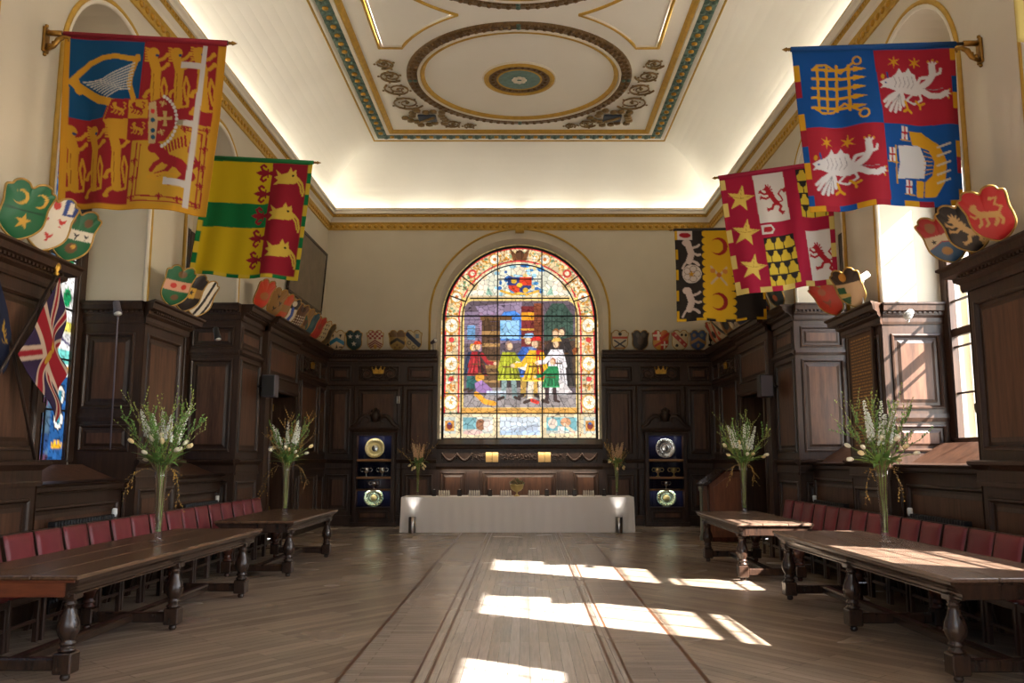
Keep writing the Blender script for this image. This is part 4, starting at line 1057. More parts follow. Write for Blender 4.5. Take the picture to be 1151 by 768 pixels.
# blue and red quartered banner: portcullis, winged beasts, ship
Q = [(97, 170), (640, 152), (682, 690), (160, 712)]
f3 = Cv(480, 500, (180, 34, 56), quad=Q); AZ = (10, 86, 168); OR = (226, 168, 30)
f3.poly([(97, 170), (365, 168), (398, 428), (130, 434)], AZ); f3.poly([(398, 428), (662, 420), (682, 690), (425, 702)], AZ)
for x in (180, 212, 246, 284): f3.line([(x, 226), (x+8, 375)], 9, OR)
for y in (240, 270, 302, 335, 368): f3.line([(165, y), (325, y-1)], 9, OR); f3.poly([(300, y-11), (342, y-1), (300, y+9)], OR)
for P_ in ([(165, 240), (180, 226), (210, 222), (260, 250), (300, 216)], [(175, 372), (200, 386), (240, 380), (275, 352), (320, 385)]): f3.line(P_, 7, OR)
f3.ring(312, 210, 13, 6, OR); f3.ring(332, 394, 14, 6, OR)
def beast(cv, x, y):
    """white winged beast lying on its side, claws raised, gold talons"""
    W, G = (230, 228, 232), (150, 150, 160); P = lambda pts: [(x+a, y+b) for a, b in pts]
    cv.line(P([(0, 20), (-25, 45), (5, 54), (32, 38), (22, 15)]), 7, W)
    for a, b in ((-98, 72), (-84, 86), (-66, 88), (-50, 80), (-36, 64), (-104, 56)): cv.line(P([(-45, 12), (a*.75-8, b*.6+4), (a, b)]), 11, W)
    for a, b in ((-91, 78), (-75, 86), (-58, 82), (-43, 70)): cv.line(P([(-50, 25), (a, b)]), 2.2, G)
    cv.poly(P([(-118, -12), (-95, -25), (-78, -30), (-64, -42), (-52, -64), (-42, -48), (-30, -50), (-18, -66), (-8, -50), (5, -45), (12, -25), (25, -12), (42, -8), (44, 16), (10, 26), (-20, 24), (-60, 18), (-85, 10), (-104, 6), (-118, 10), (-108, -2)]), W)
    for k in range(5): cv.line(P([(-70+k*16, -30-k*2), (-62+k*16, -12), (-68+k*15, 4)]), 2, G)
    cv.line(P([(28, -4), (50, -20), (64, -44), (60, -72)]), 21, W); cv.line(P([(66, -40), (86, -48), (88, -62)]), 9, W)
    for a, b in ((48, -88), (62, -92), (76, -86)): cv.line(P([(60, -72), (a, b)]), 7, W); cv.ell(x+a, y+b, 4, 4, (222, 160, 40))
    cv.line(P([(18, -18), (24, -34), (44, -36)]), 10, W)
    cv.line(P([(30, 6), (60, 26), (88, 30), (106, 20)]), 19, W)
    for a, b in ((120, 8), (124, 22), (116, 36)): cv.line(P([(104, 20), (a, b)]), 7, W); cv.ell(x+a, y+b, 4, 4, (222, 160, 40))
    cv.line(P([(36, 0), (70, 8), (96, 4)]), 2, G); cv.ell(x-98, y-10, 4, 3, (40, 70, 150)); cv.line(P([(-90, -28), (-94, -46)]), 6, (40, 80, 160))
    cv.ell(x-108, y-32, 6, 9, OR)
    cv.line(P([(-30, 50), (-20, 74), (-34, 84)]), 9, OR); cv.line(P([(-20, 74), (-6, 84)]), 9, OR); cv.line(P([(12, 44), (26, 56), (40, 50)]), 8, OR); cv.line(P([(26, 56), (28, 68)]), 7, OR)
    for dx in (-70, 2): cv.stamp(star_p(6, .28), x+dx, y-84, 24, 0, OR)
beast(f3, 505, 298); beast(f3, 284, 566)
f3.poly([(448, 500), (530, 492), (552, 545), (545, 600), (446, 610), (456, 555)], (226, 226, 230)); f3.line([(440, 500), (446, 625)], 5, OR)
f3.poly([(488, 448), (535, 445), (590, 490), (615, 545), (612, 610), (585, 660), (545, 662), (548, 612), (572, 590), (578, 545), (560, 505), (520, 492), (500, 492)], OR)
for k in range(6): f3.line([(545, 508+k*16), (572, 520+k*12)], 3, OR)
for y in (490, 518, 550, 580, 608): f3.line([(588, y+8), (626, y-4)], 7, (214, 206, 190))
f3.poly([(515, 610), (545, 610), (540, 665), (515, 665)], OR)
for (x, y) in ((472, 455), (428, 530), (488, 634)):
    f3.rect(x-11, y-22, x+11, y+22, (232, 230, 230)); f3.rect(x-2, y-22, x+3, y+22, (190, 30, 40)); f3.rect(x-11, y-3, x+11, y+3, (190, 30, 40)); f3.line([(x-14, y+24), (x+22, y+26)], 4, OR)
dent3 = [AZ, OR, (170, 30, 52)]
blocks_border(f3, Q, 10, .035, dent3)
f3.poly([(95, 168), (641, 150), (642, 166), (97, 184)], (16, 82, 150))

def rampant(cv, x, y, s, c):
    """rearing lion with shaggy mane, spread claws and a looped tail"""
    P = lambda pts: [(x+a*s, y+b*s) for a, b in pts]; w = lambda k: k*s
    cv.line(P([(-.28, -.45), (-.05, -.15), (.2, .15), (.38, .3)]), w(.3), c); cv.ell(x-.34*s, y-.58*s, .17*s, .16*s, c)
    cv.poly(P([(-.5, -.62), (-.66, -.5), (-.46, -.46)]), c)
    for a, b in ((-.42, -.82), (-.26, -.84), (-.1, -.74), (0, -.56), (.06, -.36), (.14, -.2)): cv.line(P([(-.22, -.45), (a, b)]), w(.09), c)
    def limb(pts, wd):
        cv.line(P(pts), w(wd), c); ex, ey = pts[-1]; px, py = pts[-2]; a0 = math.atan2(ey-py, ex-px)
        for d in (-.8, 0, .8): cv.line(P([(ex, ey), (ex+.15*math.cos(a0+d), ey+.15*math.sin(a0+d))]), w(.07), c)
    limb([(-.22, -.3), (-.52, -.22), (-.72, -.34)], .13); limb([(-.08, -.12), (-.4, .06), (-.66, .0)], .13)
    limb([(.36, .28), (.1, .42), (.02, .66), (-.2, .72)], .17); limb([(.4, .3), (.62, .5), (.5, .74), (.66, .86)], .15)
    cv.line(P([(.44, .24), (.7, .14), (.6, -.1), (.42, -.3), (.62, -.56), (.8, -.5)]), w(.09), c); cv.poly(P([(.8, -.7), (1, -.5), (.78, -.32), (.66, -.5)]), c)

# crimson banner: gold stars, lions on white, black and gold vair
Q = [(235, 70), (690, 14), (712, 482), (308, 533)]
f4 = Cv(440, 470, (176, 22, 62), quad=Q); OR = (236, 204, 96); GU = (178, 28, 44)
f4.poly([(368, 66), (490, 50), (516, 240), (396, 256)], (230, 224, 220)); f4.poly([(578, 286), (690, 270), (706, 466), (612, 480)], (230, 224, 220))
for (x, y) in ((446, 155), (650, 378)): rampant(f4, x, y, 62, GU)
for (x, y) in ((322, 155), (342, 290), (370, 426)): f4.stamp(STAR, x, y, 55, .12, OR); f4.line([(x, y), (x+2, y-50)], 1.5, (170, 130, 50)); f4.line([(x, y), (x+48, y-12)], 1.5, (170, 130, 50)); f4.line([(x, y), (x-48, y-12)], 1.5, (170, 130, 50))
def vair(cv, P4, nx, ny):
    P4 = np.array(P4, float)
    def at(u, v): return P4[0]*(1-u)*(1-v)+P4[1]*u*(1-v)+P4[2]*u*v+P4[3]*(1-u)*v
    cv.poly(P4, (40, 34, 34))
    for j in range(ny):
        for i in range(nx+1):
            o = (i-(.5 if j % 2 else 0))/nx; d = 1/nx
            pl = [(o+.05*d, 1), (o+.05*d, .55), (o+.25*d, .4), (o+.35*d, .12), (o+.65*d, .12), (o+.75*d, .4), (o+.95*d, .55), (o+.95*d, 1)]
            cv.poly([at(min(max(u, 0), 1), (j+1-v_)/ny if False else (j+v_)/ny) for u, v_ in pl], (226, 196, 60))
vair(f4, [(408, 312), (525, 294), (556, 488), (440, 500)], 3, 4); vair(f4, [(540, 44), (690, 26), (690, 220), (566, 232)], 3, 4)
f4.poly([(399, 264), (440, 258), (456, 275), (446, 294), (405, 298)], (232, 226, 222)); f4.poly([(410, 270), (440, 266), (448, 278), (438, 288), (412, 290)], GU)
dent(f4, 9, .045, (176, 22, 62), (232, 206, 120), 'LBR')
f4.poly([(233, 68), (692, 10), (692, 26), (236, 82)], (166, 18, 60))

# black and gold banner: white lions, rose, red crescents, crossed maces
Q = [(65, 280), (400, 268), (405, 625), (70, 632)]
f5 = Cv(400, 430, (48, 40, 36), quad=Q); OR = (226, 176, 24)
f5.rect(180, 272, 282, 632, OR)
for y in range(292, 630, 29):
    f5.ell(182, y, 15, 14, OR); f5.ell(282, y, 16, 14, OR)
for y in (340, 552): f5.stamp(CRESC, 232, y, 34, 0, (164, 36, 30))
for s in (-1, 1): f5.line([(232-30*s, 420), (232+30*s, 485)], 8, (206, 180, 150)); f5.ell(232-24*s, 435, 11, 9, (206, 130, 60)); f5.ell(232, 450, 10, 9, (196, 110, 50))
f5.rect(76, 283, 132, 318, (226, 210, 205)); f5.ell(104, 300, 22, 10, (178, 34, 46))
for y in (372, 556): f5.stamp([('l', [(-.1, -.6), (.1, 0), (-.05, .5)], .42), ('e', -.2, -.72, .3, .24), ('l', [(.05, -.35), (.5, -.5), (.6, -.6)], .16), ('l', [(.1, -.1), (.5, .1), (.65, .05)], .16), ('l', [(0, .4), (.4, .6), (.55, .75)], .18), ('l', [(-.1, .4), (-.35, .7), (-.5, 1)], .14)], 122, y, 58, 0, (216, 196, 186))
f5.ell(128, 450, 36, 36, (222, 206, 196))
for k in range(5):
    a = 2*PI*k/5; f5.ring(128+20*math.cos(a), 450+20*math.sin(a), 12, 2, (120, 100, 90))
f5.stamp(STAR, 128, 450, 14, 0, (206, 150, 30))
dent(f5, 9, .03, (48, 40, 36), (226, 176, 24), 'LBR'); 

# edge of a nearer banner, pale blue and crimson
f6 = Cv(120, 130, (180, 24, 90)); f6.rect(0, 0, .5, .55, (196, 214, 232)); f6.rect(.5, .55, 1, 1, (196, 214, 232)); f6.rect(0, 0, .04, 1, (226, 200, 120)); f6.rect(0, .96, 1, 1, (226, 200, 120))

def banner(cv, sg, Y, TL, TR, BR, BL, wall_z, tip, label, nu, nv, seed, slv=(150, 24, 44)):
    rs = random.Random(seed); ph = [rs.uniform(0, 6) for _ in range(4)]
    root = empty('heraldic_banner', (sg*HW, Y, wall_z), label=label, cat='banner', group='heraldic banners hung from wall brackets')
    off = np.array([sg*HW, Y, wall_z])
    A = [np.array([p[0], Y, p[1]])-off for p in (TL, TR, BR, BL)]
    def fn(u, v):
        a, b, c, d = A; U, V = u[..., None], v[..., None]
        P = a*(1-U)*(1-V)+b*U*(1-V)+c*U*V+d*(1-U)*V
        P = P.copy()
        P[..., 1] += (.045*np.sin(7*u+ph[0])+.03*np.sin(15*u+ph[1]+1.2*v)+.02*np.sin(23*u+ph[2]))*np.minimum(1, v*2.2+.08)
        P[..., 2] += .012*np.sin(9*u+ph[3])*v
        return P
    sheet('banner_cloth', cv, fn, nu, nv, M['cloth'], root, thick=.004)
    d0 = A[0]+np.array([0, 0, .004]); d1 = A[1]+np.array([0, 0, .004])
    w0, w1 = (d0, d1) if sg < 0 else (d1, d0)              # w0 nearer the wall
    dr = (w1-w0)/np.linalg.norm(w1-w0)
    pw = w0-dr*(abs(w0[0])-.03)/abs(dr[0]); pt = np.array([tip[0], Y, tip[1]])-off
    pt = w1+dr*max(.1, abs(pt[0]-w1[0]))
    mb = MB(); mb.tube([pw, w1+dr*.02], .017, 8)
    po = mb.build('pole', M['pole'], root)
    mb = MB(); mb.tube([w0-dr*.01, w0*.5+w1*.5, w1+dr*.01], .026, 10); mb.build('pole_sleeve', plain('sleeve_cloth', tuple(int(c*.9) for c in slv), .85), root)
    mb = MB(); e = w1+dr*.02; L = np.linalg.norm(pt-e)
    mb.tube([e, e+dr*L*.12, e+dr*L*.25, e+dr*L*.45, e+dr*L*.7, pt], [.014, .02, .012, .024, .014, .002], 8)
    mb.build('finial', M['brass'], po)
    mb = MB(); x = -sg
    mb.box(min(0, x*.03), max(0, x*.03), -.05, .05, -.2, .07, 0, .008)
    mb.tube([(x*.02, 0, pw[2]), (x*.18, 0, pw[2]+dr[2]*.15)], .03, 10)
    mb.tube([(x*.03, 0, -.17), (x*.1, 0, -.13), (x*.14, 0, -.06), (x*.2, 0, -.03), (x*.26, 0, -.045), (x*.25, 0, -.08)], [.02, .026, .03, .022, .02, .012], 6)
    for k in range(4): mb.ico((x*(.06+.04*k), 0, -.12+.025*k), .026)
    mb.ico((x*.015, 0, .09), .022); mb.ico((x*.015, 0, -.22), .022)
    mb.build('wall_bracket', M['brass'], root)
    return root
banner(f1, -1, 8.2, (-4.61, 5.93), (-2.94, 5.83), (-3.09, 4.02), (-4.56, 4.10), 5.93, (-2.83, 5.82), 'red, blue and gold banner with a harp, lions and a crown, nearest on the left', 190, 190, 1, (150, 24, 44))
banner(f2, -1, 11.5, (-4.34, 5.82), (-2.87, 5.74), (-3.02, 4.03), (-4.54, 4.14), 5.84, (-2.75, 5.72), 'yellow banner with a green bar and three gold heads on red', 150, 160, 2, (20, 120, 60))
banner(f3, 1, 8.2, (2.874, 5.76), (4.553, 5.82), (4.556, 4.12), (2.996, 4.05), 5.81, (2.78, 5.75), 'blue and red quartered banner with a portcullis and a ship', 190, 190, 3, (16, 82, 150))
banner(f4, 1, 11.5, (2.87, 5.52), (4.47, 5.76), (4.485, 4.0), (3.085, 3.83), 5.82, (2.79, 5.5), 'crimson banner with three gold stars and red lions on white', 160, 170, 4, (166, 18, 60))
banner(f5, 1, 15.0, (2.857, 5.72), (4.48, 5.75), (4.48, 4.06), (2.85, 4.02), 5.76, (2.74, 5.71), 'black and gold banner with two red crescents, farthest on the right', 120, 130, 5, (48, 40, 36))
banner(f6, 1, 4.8, (3.05, 5.84), (4.6, 5.86), (4.6, 4.03), (3.07, 4.05), 5.87, (3.0, 5.83), 'edge of a crimson and pale blue banner in the top right corner', 60, 60, 6, (150, 24, 70))

# ------------------------------------------------------------------ crossed flags against the near left pier
uj = Cv(300, 180, (58, 40, 76), box=(0, 0, 60, 30))
W_, R_ = (220, 190, 168), (168, 30, 44)
for a, b in (((0, 0), (60, 30)), ((0, 30), (60, 0))): uj.line([a, b], 6, W_)
for a, b in (((0, 0), (60, 30)), ((0, 30), (60, 0))): uj.line([a, b], 2.4, R_)
uj.rect(0, 10, 60, 20, W_); uj.rect(25, 0, 35, 30, W_); uj.rect(0, 12, 60, 18, R_); uj.rect(27, 0, 33, 30, R_)
uj.stamp(CROWN, 30, 13, 3.4, 0, (210, 160, 50)); uj.ell(30, 17.5, 3, 2.4, (210, 160, 50))
def draped(cv, name, pts, nu, nv, parent, X, fold):
    """cloth hung from a leaning staff: pts (Y, Z) of top hoist, bottom hoist, bottom fly, top fly"""
    A = [np.array(p) for p in pts]
    def fn(u, v):
        U, V = u[..., None], v[..., None]
        P = A[0]*(1-U)*(1-V)+A[1]*(1-U)*V+A[2]*U*V+A[3]*U*(1-V)
        x = X+fold*(np.sin(11*v+4*u)*.6+np.sin(5*v-2+7*u)*.5)*(.25+.75*u)
        y = P[..., 0]+.03*np.sin(14*v+3*u)*u
        return np.stack([x, y, P[..., 1]-.03*np.sin(PI*u)*(1-v)], -1)
    return sheet(name, cv, fn, nu, nv, M['cloth'], parent, thick=.004)
XF = -4.6
t = empty('union_flag', (XF, 7.0, 1.585), label='furled red, white and blue union flag leaning on its pole by the window', cat='flag')
draped(uj, 'flag_cloth', [(8.33-7, 3.40-1.585), (7.74-7, 2.55-1.585), (8.46-7, 1.95-1.585), (8.5-7, 2.75-1.585)], 110, 80, t, .06, .05)
mb = MB(); mb.tube([(0, 0, 0), (0, 1.36, 1.84)], .016, 8); po = mb.build('flag_pole', M['pole'], t)
mb = MB(); mb.lathe([(.012, 0), (.03, .03), (.014, .05), (.04, .085), (.035, .12), (.01, .15)], (0, 1.36, 1.83), 10); mb.build('finial', M['gold'], po)
bf = Cv(140, 160, (34, 40, 66)); bf.stamp(LION, .3, .84, .12, .8, (206, 160, 60)); bf.stamp(CROWN, .26, .72, .07, .2, (206, 160, 60))
t = empty('navy_flag', (-4.675, 8.37, 1.585), label='navy blue flag with a small gold emblem at the left edge of the photo', cat='flag')
draped(bf, 'flag_cloth', [(7.40-8.37, 3.52-1.585), (7.80-8.37, 2.74-1.585), (7.74-8.37, 2.36-1.585), (7.2-8.37, 2.5-1.585)], 60, 60, t, .02, .03)
mb = MB(); mb.tube([(0, 0, 0), (0, -1.02, 2.05)], .016, 8); po = mb.build('flag_pole', M['pole'], t)
mb = MB(); mb.lathe([(.012, 0), (.03, .03), (.014, .05), (.04, .085), (.01, .13)], (0, -1.02, 2.04), 10); mb.build('finial', M['gold'], po)
# ================================================================== painted shields standing along the panelling
M['shield'] = painted('shield_paint', .38, 0, 0, .5)
M['rim'] = plain('shield_rim', (176, 138, 72), .45, .4, var=.2, scale=20)
OUT = [(0, .47), (.1, .56), (.24, .6), (.36, .55), (.4, .47), (.5, .43), (.485, .28), (.45, .1), (.46, -.1), (.44, -.28), (.34, -.43), (.18, -.55), (0, -.62)]
def outline(n=60):
    P = OUT+[(-x, z) for x, z in OUT[-2:0:-1]]; K = len(P); out = []
    for i in range(K):
        p0, p1, p2, p3 = (np.array(P[(i+j-1) % K]) for j in range(4))
        for t in (0, .2, .4, .6, .8): out.append(.5*((2*p1)+(-p0+p2)*t+(2*p0-5*p1+4*p2-p3)*t*t+(-p0+3*p1-3*p2+p3)*t**3))
    return np.array(out)
OL = outline()
def bend(x, z, t):
    return -.085*(1-t*t)-.17*np.maximum(z-.1, 0)**1.6-.05*np.maximum(-z-.15, 0)*0
def shield(design, loc, yaw, tilt, label, group, s=.52, roll=0., base=(230, 220, 200)):
    cv = Cv(120, 144, base, box=(-1, -1.2, 1, 1.2)); design(cv)
    NR = 18; K = len(OL); V = []; C = []; Fs = []
    for k in range(1, NR+1):
        t = k/NR
        for p in OL: V.append((p[0]*t, bend(p[0]*t, p[1]*t, t), p[1]*t))
    V.append((0, bend(0, 0, 0), 0)); ci = len(V)-1
    for k in range(NR-1):
        for i in range(K):
            j = (i+1) % K; Fs.append((k*K+i, k*K+j, (k+1)*K+j, (k+1)*K+i))
    for i in range(K): Fs.append((ci, (i+1) % K, i))
    nb = len(V)
    for p in OL: V.append((p[0]*.97, bend(p[0], p[1], 1)+.05, p[1]*.97))
    for i in range(K): Fs.append(((NR-1)*K+i, (NR-1)*K+(i+1) % K, nb+(i+1) % K, nb+i))
    Fs.append(tuple(range(nb, nb+K)))
    V = np.array(V)
    C = cv.sample((V[:, 0]*2+1)/2, (1.2-V[:, 2]*2)/2.4); C[nb:] = lin(70, 54, 40)
    me = bpy.data.meshes.new('shield'); me.from_pydata((V*s*1.0).tolist(), [], Fs); me.materials.append(M['shield'])
    me.polygons.foreach_set('use_smooth', [True]*len(me.polygons)); paint_attr(me, C)
    o = bpy.data.objects.new('heraldic_shield', me); COL.objects.link(o)
    o.location = loc; o.rotation_euler = (tilt, roll, yaw)
    tag(o, label, 'shield', group)
    mb = MB(); mb.tube([(p[0]*s, bend(p[0], p[1], 1)*s, p[1]*s) for p in OL], .011, 6, closed=True); mb.build('rim', M['rim'], o)
    return o
def D(base=None, *ops):
    """a design from (method, args) pairs"""
    def f(cv):
        if base: cv.rect(-1, -1.2, 1, 1.2, base)
        for op in ops:
            if op[0] == 'lion': rampant(cv, *op[1:])
            else: getattr(cv, op[0])(*op[1:])
    return f
OR, GR, RD, BL, BK, WH, BR, TE = (206, 160, 60), (30, 98, 60), (196, 48, 38), (36, 62, 130), (36, 30, 28), (228, 218, 200), (110, 76, 44), (40, 110, 130)
def quarter(c): return ('rect', 0, -1.2, 1, 0, c)
chev = lambda y, w, c: ('line', [(-1.05, y+.55), (0, y-.1), (1.05, y+.55)], w, c)
bendl = lambda w, c: ('line', [(-1, -1), (1, .9)], w, c)
LN, L1, LB_ = 'shields on the near left pier', 'shields on the middle left pier', 'shields along the far left panelling'
BA, BB = 'shields on the end wall left of the window', 'shields on the end wall right of the window'
RB, R1, RN = 'shields along the far right panelling', 'shields on the middle right pier', 'shields on the near right pier'
T = .42
def L(y, z, d, label, g, s=.46, tilt=T): s = .46 if z < 4.2 else .47; return shield(d, (-HW+(.34 if z < 4.2 else .32), y, 3.865 if z < 4.2 else 4.475), PI/2-(.5 if z < 4.2 else .3), tilt, label, g, s)
def R(y, z, d, label, g, s=.46, tilt=T): s = .46 if z < 4.2 else .47; return shield(d, (HW-(.34 if z < 4.2 else .32), y, 3.865 if z < 4.2 else 4.475), -PI/2+(.5 if z < 4.2 else .3), tilt, label, g, s)
L(7.55, 3.95, D(GR, ('stamp', CRESC, -.35, -.5, .3, 0, OR), ('stamp', CRESC, .45, -.5, .3, 0, OR), ('stamp', STAR, 0, .45, .36, 0, OR), ('line', [(-1, 0), (1, 0)], .06, (20, 66, 42))), 'green shield with two gold crescents above a gold star', LN, .6)
L(7.97, 3.92, D(WH, ('rect', -1, -1.2, 1, -.45, BL), ('rect', -.3, -1.2, .3, -.45, WH), ('ell', 0, -.8, .16, .18, RD), ('rect', -.75, -1.05, -.5, -.55, WH), ('rect', .5, -1.05, .75, -.55, WH), ('stamp', BIRD, -.38, -.12, .26, 0, RD), ('stamp', BIRD, .38, -.12, .26, 0, RD), ('stamp', BIRD, 0, .55, .26, 0, RD)), 'white shield with three red cocks under a blue band', LN, .6)
L(8.41, 3.9, D(GR, ('rect', -1, -.25, 1, .2, WH), ('stamp', BIRD, -.5, 0, .17, 0, BK), ('stamp', BIRD, 0, 0, .17, 0, BK), ('stamp', BIRD, .5, 0, .17, 0, BK), ('ell', -.4, -.65, .2, .2, BR), ('ell', .4, -.65, .2, .2, BR), ('ell', 0, .6, .28, .24, BR), ('ell', .05, .52, .12, .1, OR)), 'green shield with three black birds on a white band', LN, .58)
L(11.0, 3.92, D(GR, ('rect', -1, -.3, 1, .3, (214, 160, 130)), ('ell', -.35, 0, .2, .16, RD), ('ell', .35, 0, .2, .16, RD), ('ell', 0, -.72, .3, .2, BR), ('ell', 0, .7, .26, .18, BR)), 'green shield with a pink band across', L1)
L(11.42, 3.9, D(BK, ('rect', -1, -.25, 1, .3, (150, 116, 66)), ('rect', -.3, -.3, .3, .35, OR), ('stamp', STAR, 0, 0, .2, 0, BK)), 'black shield with a tan checked band', L1)
L(11.84, 3.9, D(WH, *[('line', [(-1.3+.55*k, 1.2), (-.5+.55*k, -1.2)], .2, BK) for k in range(5)]), 'white shield with slanting black stripes', L1)
L(14.72, 4.5, D((196, 70, 44), ('ell', 0, .1, .5, .3, (170, 110, 60)), ('rect', -1, .5, 1, 1.2, (214, 60, 36))), 'orange red shield first along the far left panelling', LB_, .56)
L(15.5, 4.5, D((150, 112, 62), ('stamp', BIRD, -.2, -.5, .28, 0, BK), ('stamp', BIRD, .3, 0, .28, 0, BK), ('stamp', BIRD, -.2, .5, .28, 0, BK)), 'tan shield with dark birds on the far left panelling', LB_, .56)
L(15.95, 4.5, D((206, 84, 48), ('rect', -1, -.2, 1, .4, (160, 120, 70))), 'orange shield with a tan band on the far left panelling', LB_, .52)
L(16.45, 4.5, D(WH, ('rect', -1, -1.2, 1, -.25, BK), ('ell', 0, -.7, .35, .25, WH), ('line', [(0, -.2), (.15, .3), (0, .7), (.1, 1.2)], .4, (46, 84, 180))), 'white shield with a blue wavy stripe and black top', LB_, .52)
L(17.1, 4.5, D((98, 64, 40), *[('rect', -.7+.28*(i % 6), -.1+.24*(i//6), -.56+.28*(i % 6), .02+.24*(i//6), WH) for i in range(24)], ('ell', 0, -.7, .4, .25, (60, 40, 30))), 'brown shield with rows of white checks', LB_, .56)
L(17.55, 4.5, D((150, 116, 70), ('line', [(-1, -1), (1, 1)], .4, (34, 84, 72)), ('ell', 0, .2, .3, .3, (90, 60, 40))), 'tan shield with a green diagonal on the far left panelling', LB_, .52)
L(18.05, 4.5, D((44, 84, 100), ('ell', 0, 0, .3, .4, (70, 110, 110))), 'dull teal shield on the far left panelling', LB_, .5)
L(18.65, 4.5, D((176, 48, 36), ('ell', 0, -.2, .3, .3, (140, 60, 40))), 'plain red shield on the far left panelling', LB_, .52)
L(19.15, 4.5, D((190, 176, 140), *[('stamp', BIRD, -.4+.4*(i % 3), -.7+.42*(i//3), .2, 0, BK) for i in range(12)]), 'cream shield scattered with small black marks', LB_, .54)
L(19.6, 4.5, D((104, 88, 56), ('ell', 0, 0, .5, .5, (70, 56, 40))), 'olive brown shield beside the end wall corner', LB_, .54)
def B(x, d, label, g): return shield(d, (x, Y1-.17, 4.46), 0, .2, label, g, .415)
B(-4.48, D((206, 184, 150), ('poly', [(-.6, -.7), (-.3, -.7), (-.45, -.25)], BK), ('poly', [(.3, -.7), (.6, -.7), (.45, -.25)], BK), chev(-.05, .42, (34, 116, 150)), ('poly', [(-.15, .95), (.1, .95), (-.03, .45)], BK), ('ell', .45, .8, .25, .08, BK)), 'cream shield with a blue chevron between black marks', BA)
B(-4.06, D((26, 56, 56), ('stamp', STAR, -.42, -.45, .3, 0, WH), ('stamp', STAR, .42, -.45, .3, 0, WH), ('stamp', STAR, 0, .4, .34, 0, WH)), 'dark green shield with three white stars', BA)
B(-3.54, D((206, 186, 156), *[('rect', -.95+.27*i, -1.1+.24*j, -.68+.27*i, -.86+.24*j, (150, 40, 44)) for i in range(7) for j in range(4) if (i+j) % 2 == 0], chev(.1, .14, (130, 40, 40)), chev(.36, .14, (130, 40, 40)), chev(.62, .14, (130, 40, 40)), ('ell', 0, .75, .2, .28, (190, 140, 60))), 'cream shield with red checks above three red chevrons', BA)
B(-3.0, D((150, 122, 66), ('rect', -1, -1.2, 1, -.4, (110, 80, 44)), chev(-.05, .32, BK), ('stamp', STAR, 0, .55, .22, 0, BR), ('ell', -.3, .85, .1, .1, BR), ('ell', .3, .85, .1, .1, BR)), 'ochre shield with a black chevron', BA)
B(-2.6, D((196, 178, 140), bendl(.5, (36, 46, 72)), ('rect', .25, -.75, .65, -.25, (110, 130, 150)), ('ring', -.5, .3, .2, .07, BK), ('ring', .0, .8, .2, .07, BK)), 'cream shield with a dark blue diagonal and black rings', BA)
B(2.46, D((206, 190, 160), ('rect', -1, -.45, 1, -.2, (190, 70, 44)), ('line', [(-.65, .0), (.65, .85)], .17, (44, 48, 64)), ('line', [(.65, .0), (-.65, .85)], .17, (44, 48, 64)), ('ell', 0, -.75, .2, .2, BK), ('rect', -.7, .85, .7, 1.0, (190, 120, 60))), 'cream shield with a dark diagonal cross under a red bar', BB)
B(2.96, D((58, 50, 44), ('ell', 0, 0, .4, .5, (84, 70, 56)), ('ell', -.3, -.6, .25, .3, (90, 84, 70)), ('ell', .4, -.6, .2, .3, (100, 94, 80))), 'dark brown shield with worn pale figures', BB)
B(3.46, D((196, 52, 40), ('rect', -.45, -1.2, -.15, 0, WH), ('rect', -1, -.7, 0, -.45, WH), ('rect', 0, -1.2, 1, 0, (200, 110, 50)), ('line', [(0, -.1), (1, -.9)], .3, RD), ('rect', -1, 0, 0, 1.2, (210, 150, 60)), chev(.35, .26, RD), ('rect', 0, .1, 1, 1.2, RD), ('rect', .35, .1, .55, 1.2, WH), ('rect', 0, .45, 1, .62, WH)), 'red and gold quartered shield with white crosses', BB)
B(3.93, D((206, 188, 150), bendl(.5, (176, 54, 52)), ('ell', -.5, -.6, .13, .14, (206, 160, 140)), ('ell', .2, -.65, .15, .16, BK), ('ell', .68, -.62, .15, .16, BK), ('ell', -.35, .6, .18, .18, BK), ('ell', 0, 0, .14, .14, (206, 160, 140)), ('ell', .5, .48, .14, .14, (206, 160, 140))), 'cream shield with a red diagonal and three black discs', BB)
B(4.38, D((40, 66, 110), chev(-.1, .34, (150, 110, 60)), ('ell', -.5, -.6, .2, .22, (140, 106, 60)), ('ell', .4, -.6, .2, .22, (110, 110, 100)), ('ell', 0, .6, .18, .25, (140, 106, 60))), 'blue shield with a tan chevron', BB)
R(19.3, 4.5, D((186, 60, 44), ('rect', -.3, -1.2, .3, 1.2, (206, 190, 150)), ('ell', 0, .2, .3, .4, BK)), 'red shield with a pale stripe, last before the end wall', RB, .54)
R(18.7, 4.5, D((206, 186, 150), ('line', [(-.8, -.8), (.8, .8)], .3, (60, 66, 50)), ('ell', -.3, .4, .2, .2, RD)), 'cream shield with a dark green diagonal on the far right panelling', RB, .54)
R(18.1, 4.5, D((150, 106, 60), ('ell', 0, 0, .5, .5, BK)), 'brown shield with a black disc on the far right panelling', RB, .54)
R(17.5, 4.5, D((206, 190, 160), ('rect', -1, -1.2, 1, -.5, RD), ('stamp', BIRD, 0, .2, .4, 0, BK)), 'white shield with a red top on the far right panelling', RB, .52)
R(16.9, 4.5, D((50, 60, 100), ('ell', 0, 0, .3, .4, (150, 120, 80))), 'dark blue shield half behind the black and gold banner', RB, .52)
R(15.85, 4.5, D((170, 44, 40), ('ell', 0, 0, .3, .4, (140, 40, 40))), 'plain dull red shield on the far right panelling', RB, .52)
R(15.45, 4.5, D((54, 66, 84), ('line', [(-.8, -.8), (.8, .8)], .3, (170, 90, 60)), ('ell', .3, -.4, .2, .2, (60, 100, 150))), 'slate blue shield with an orange diagonal on the far right panelling', RB, .54)
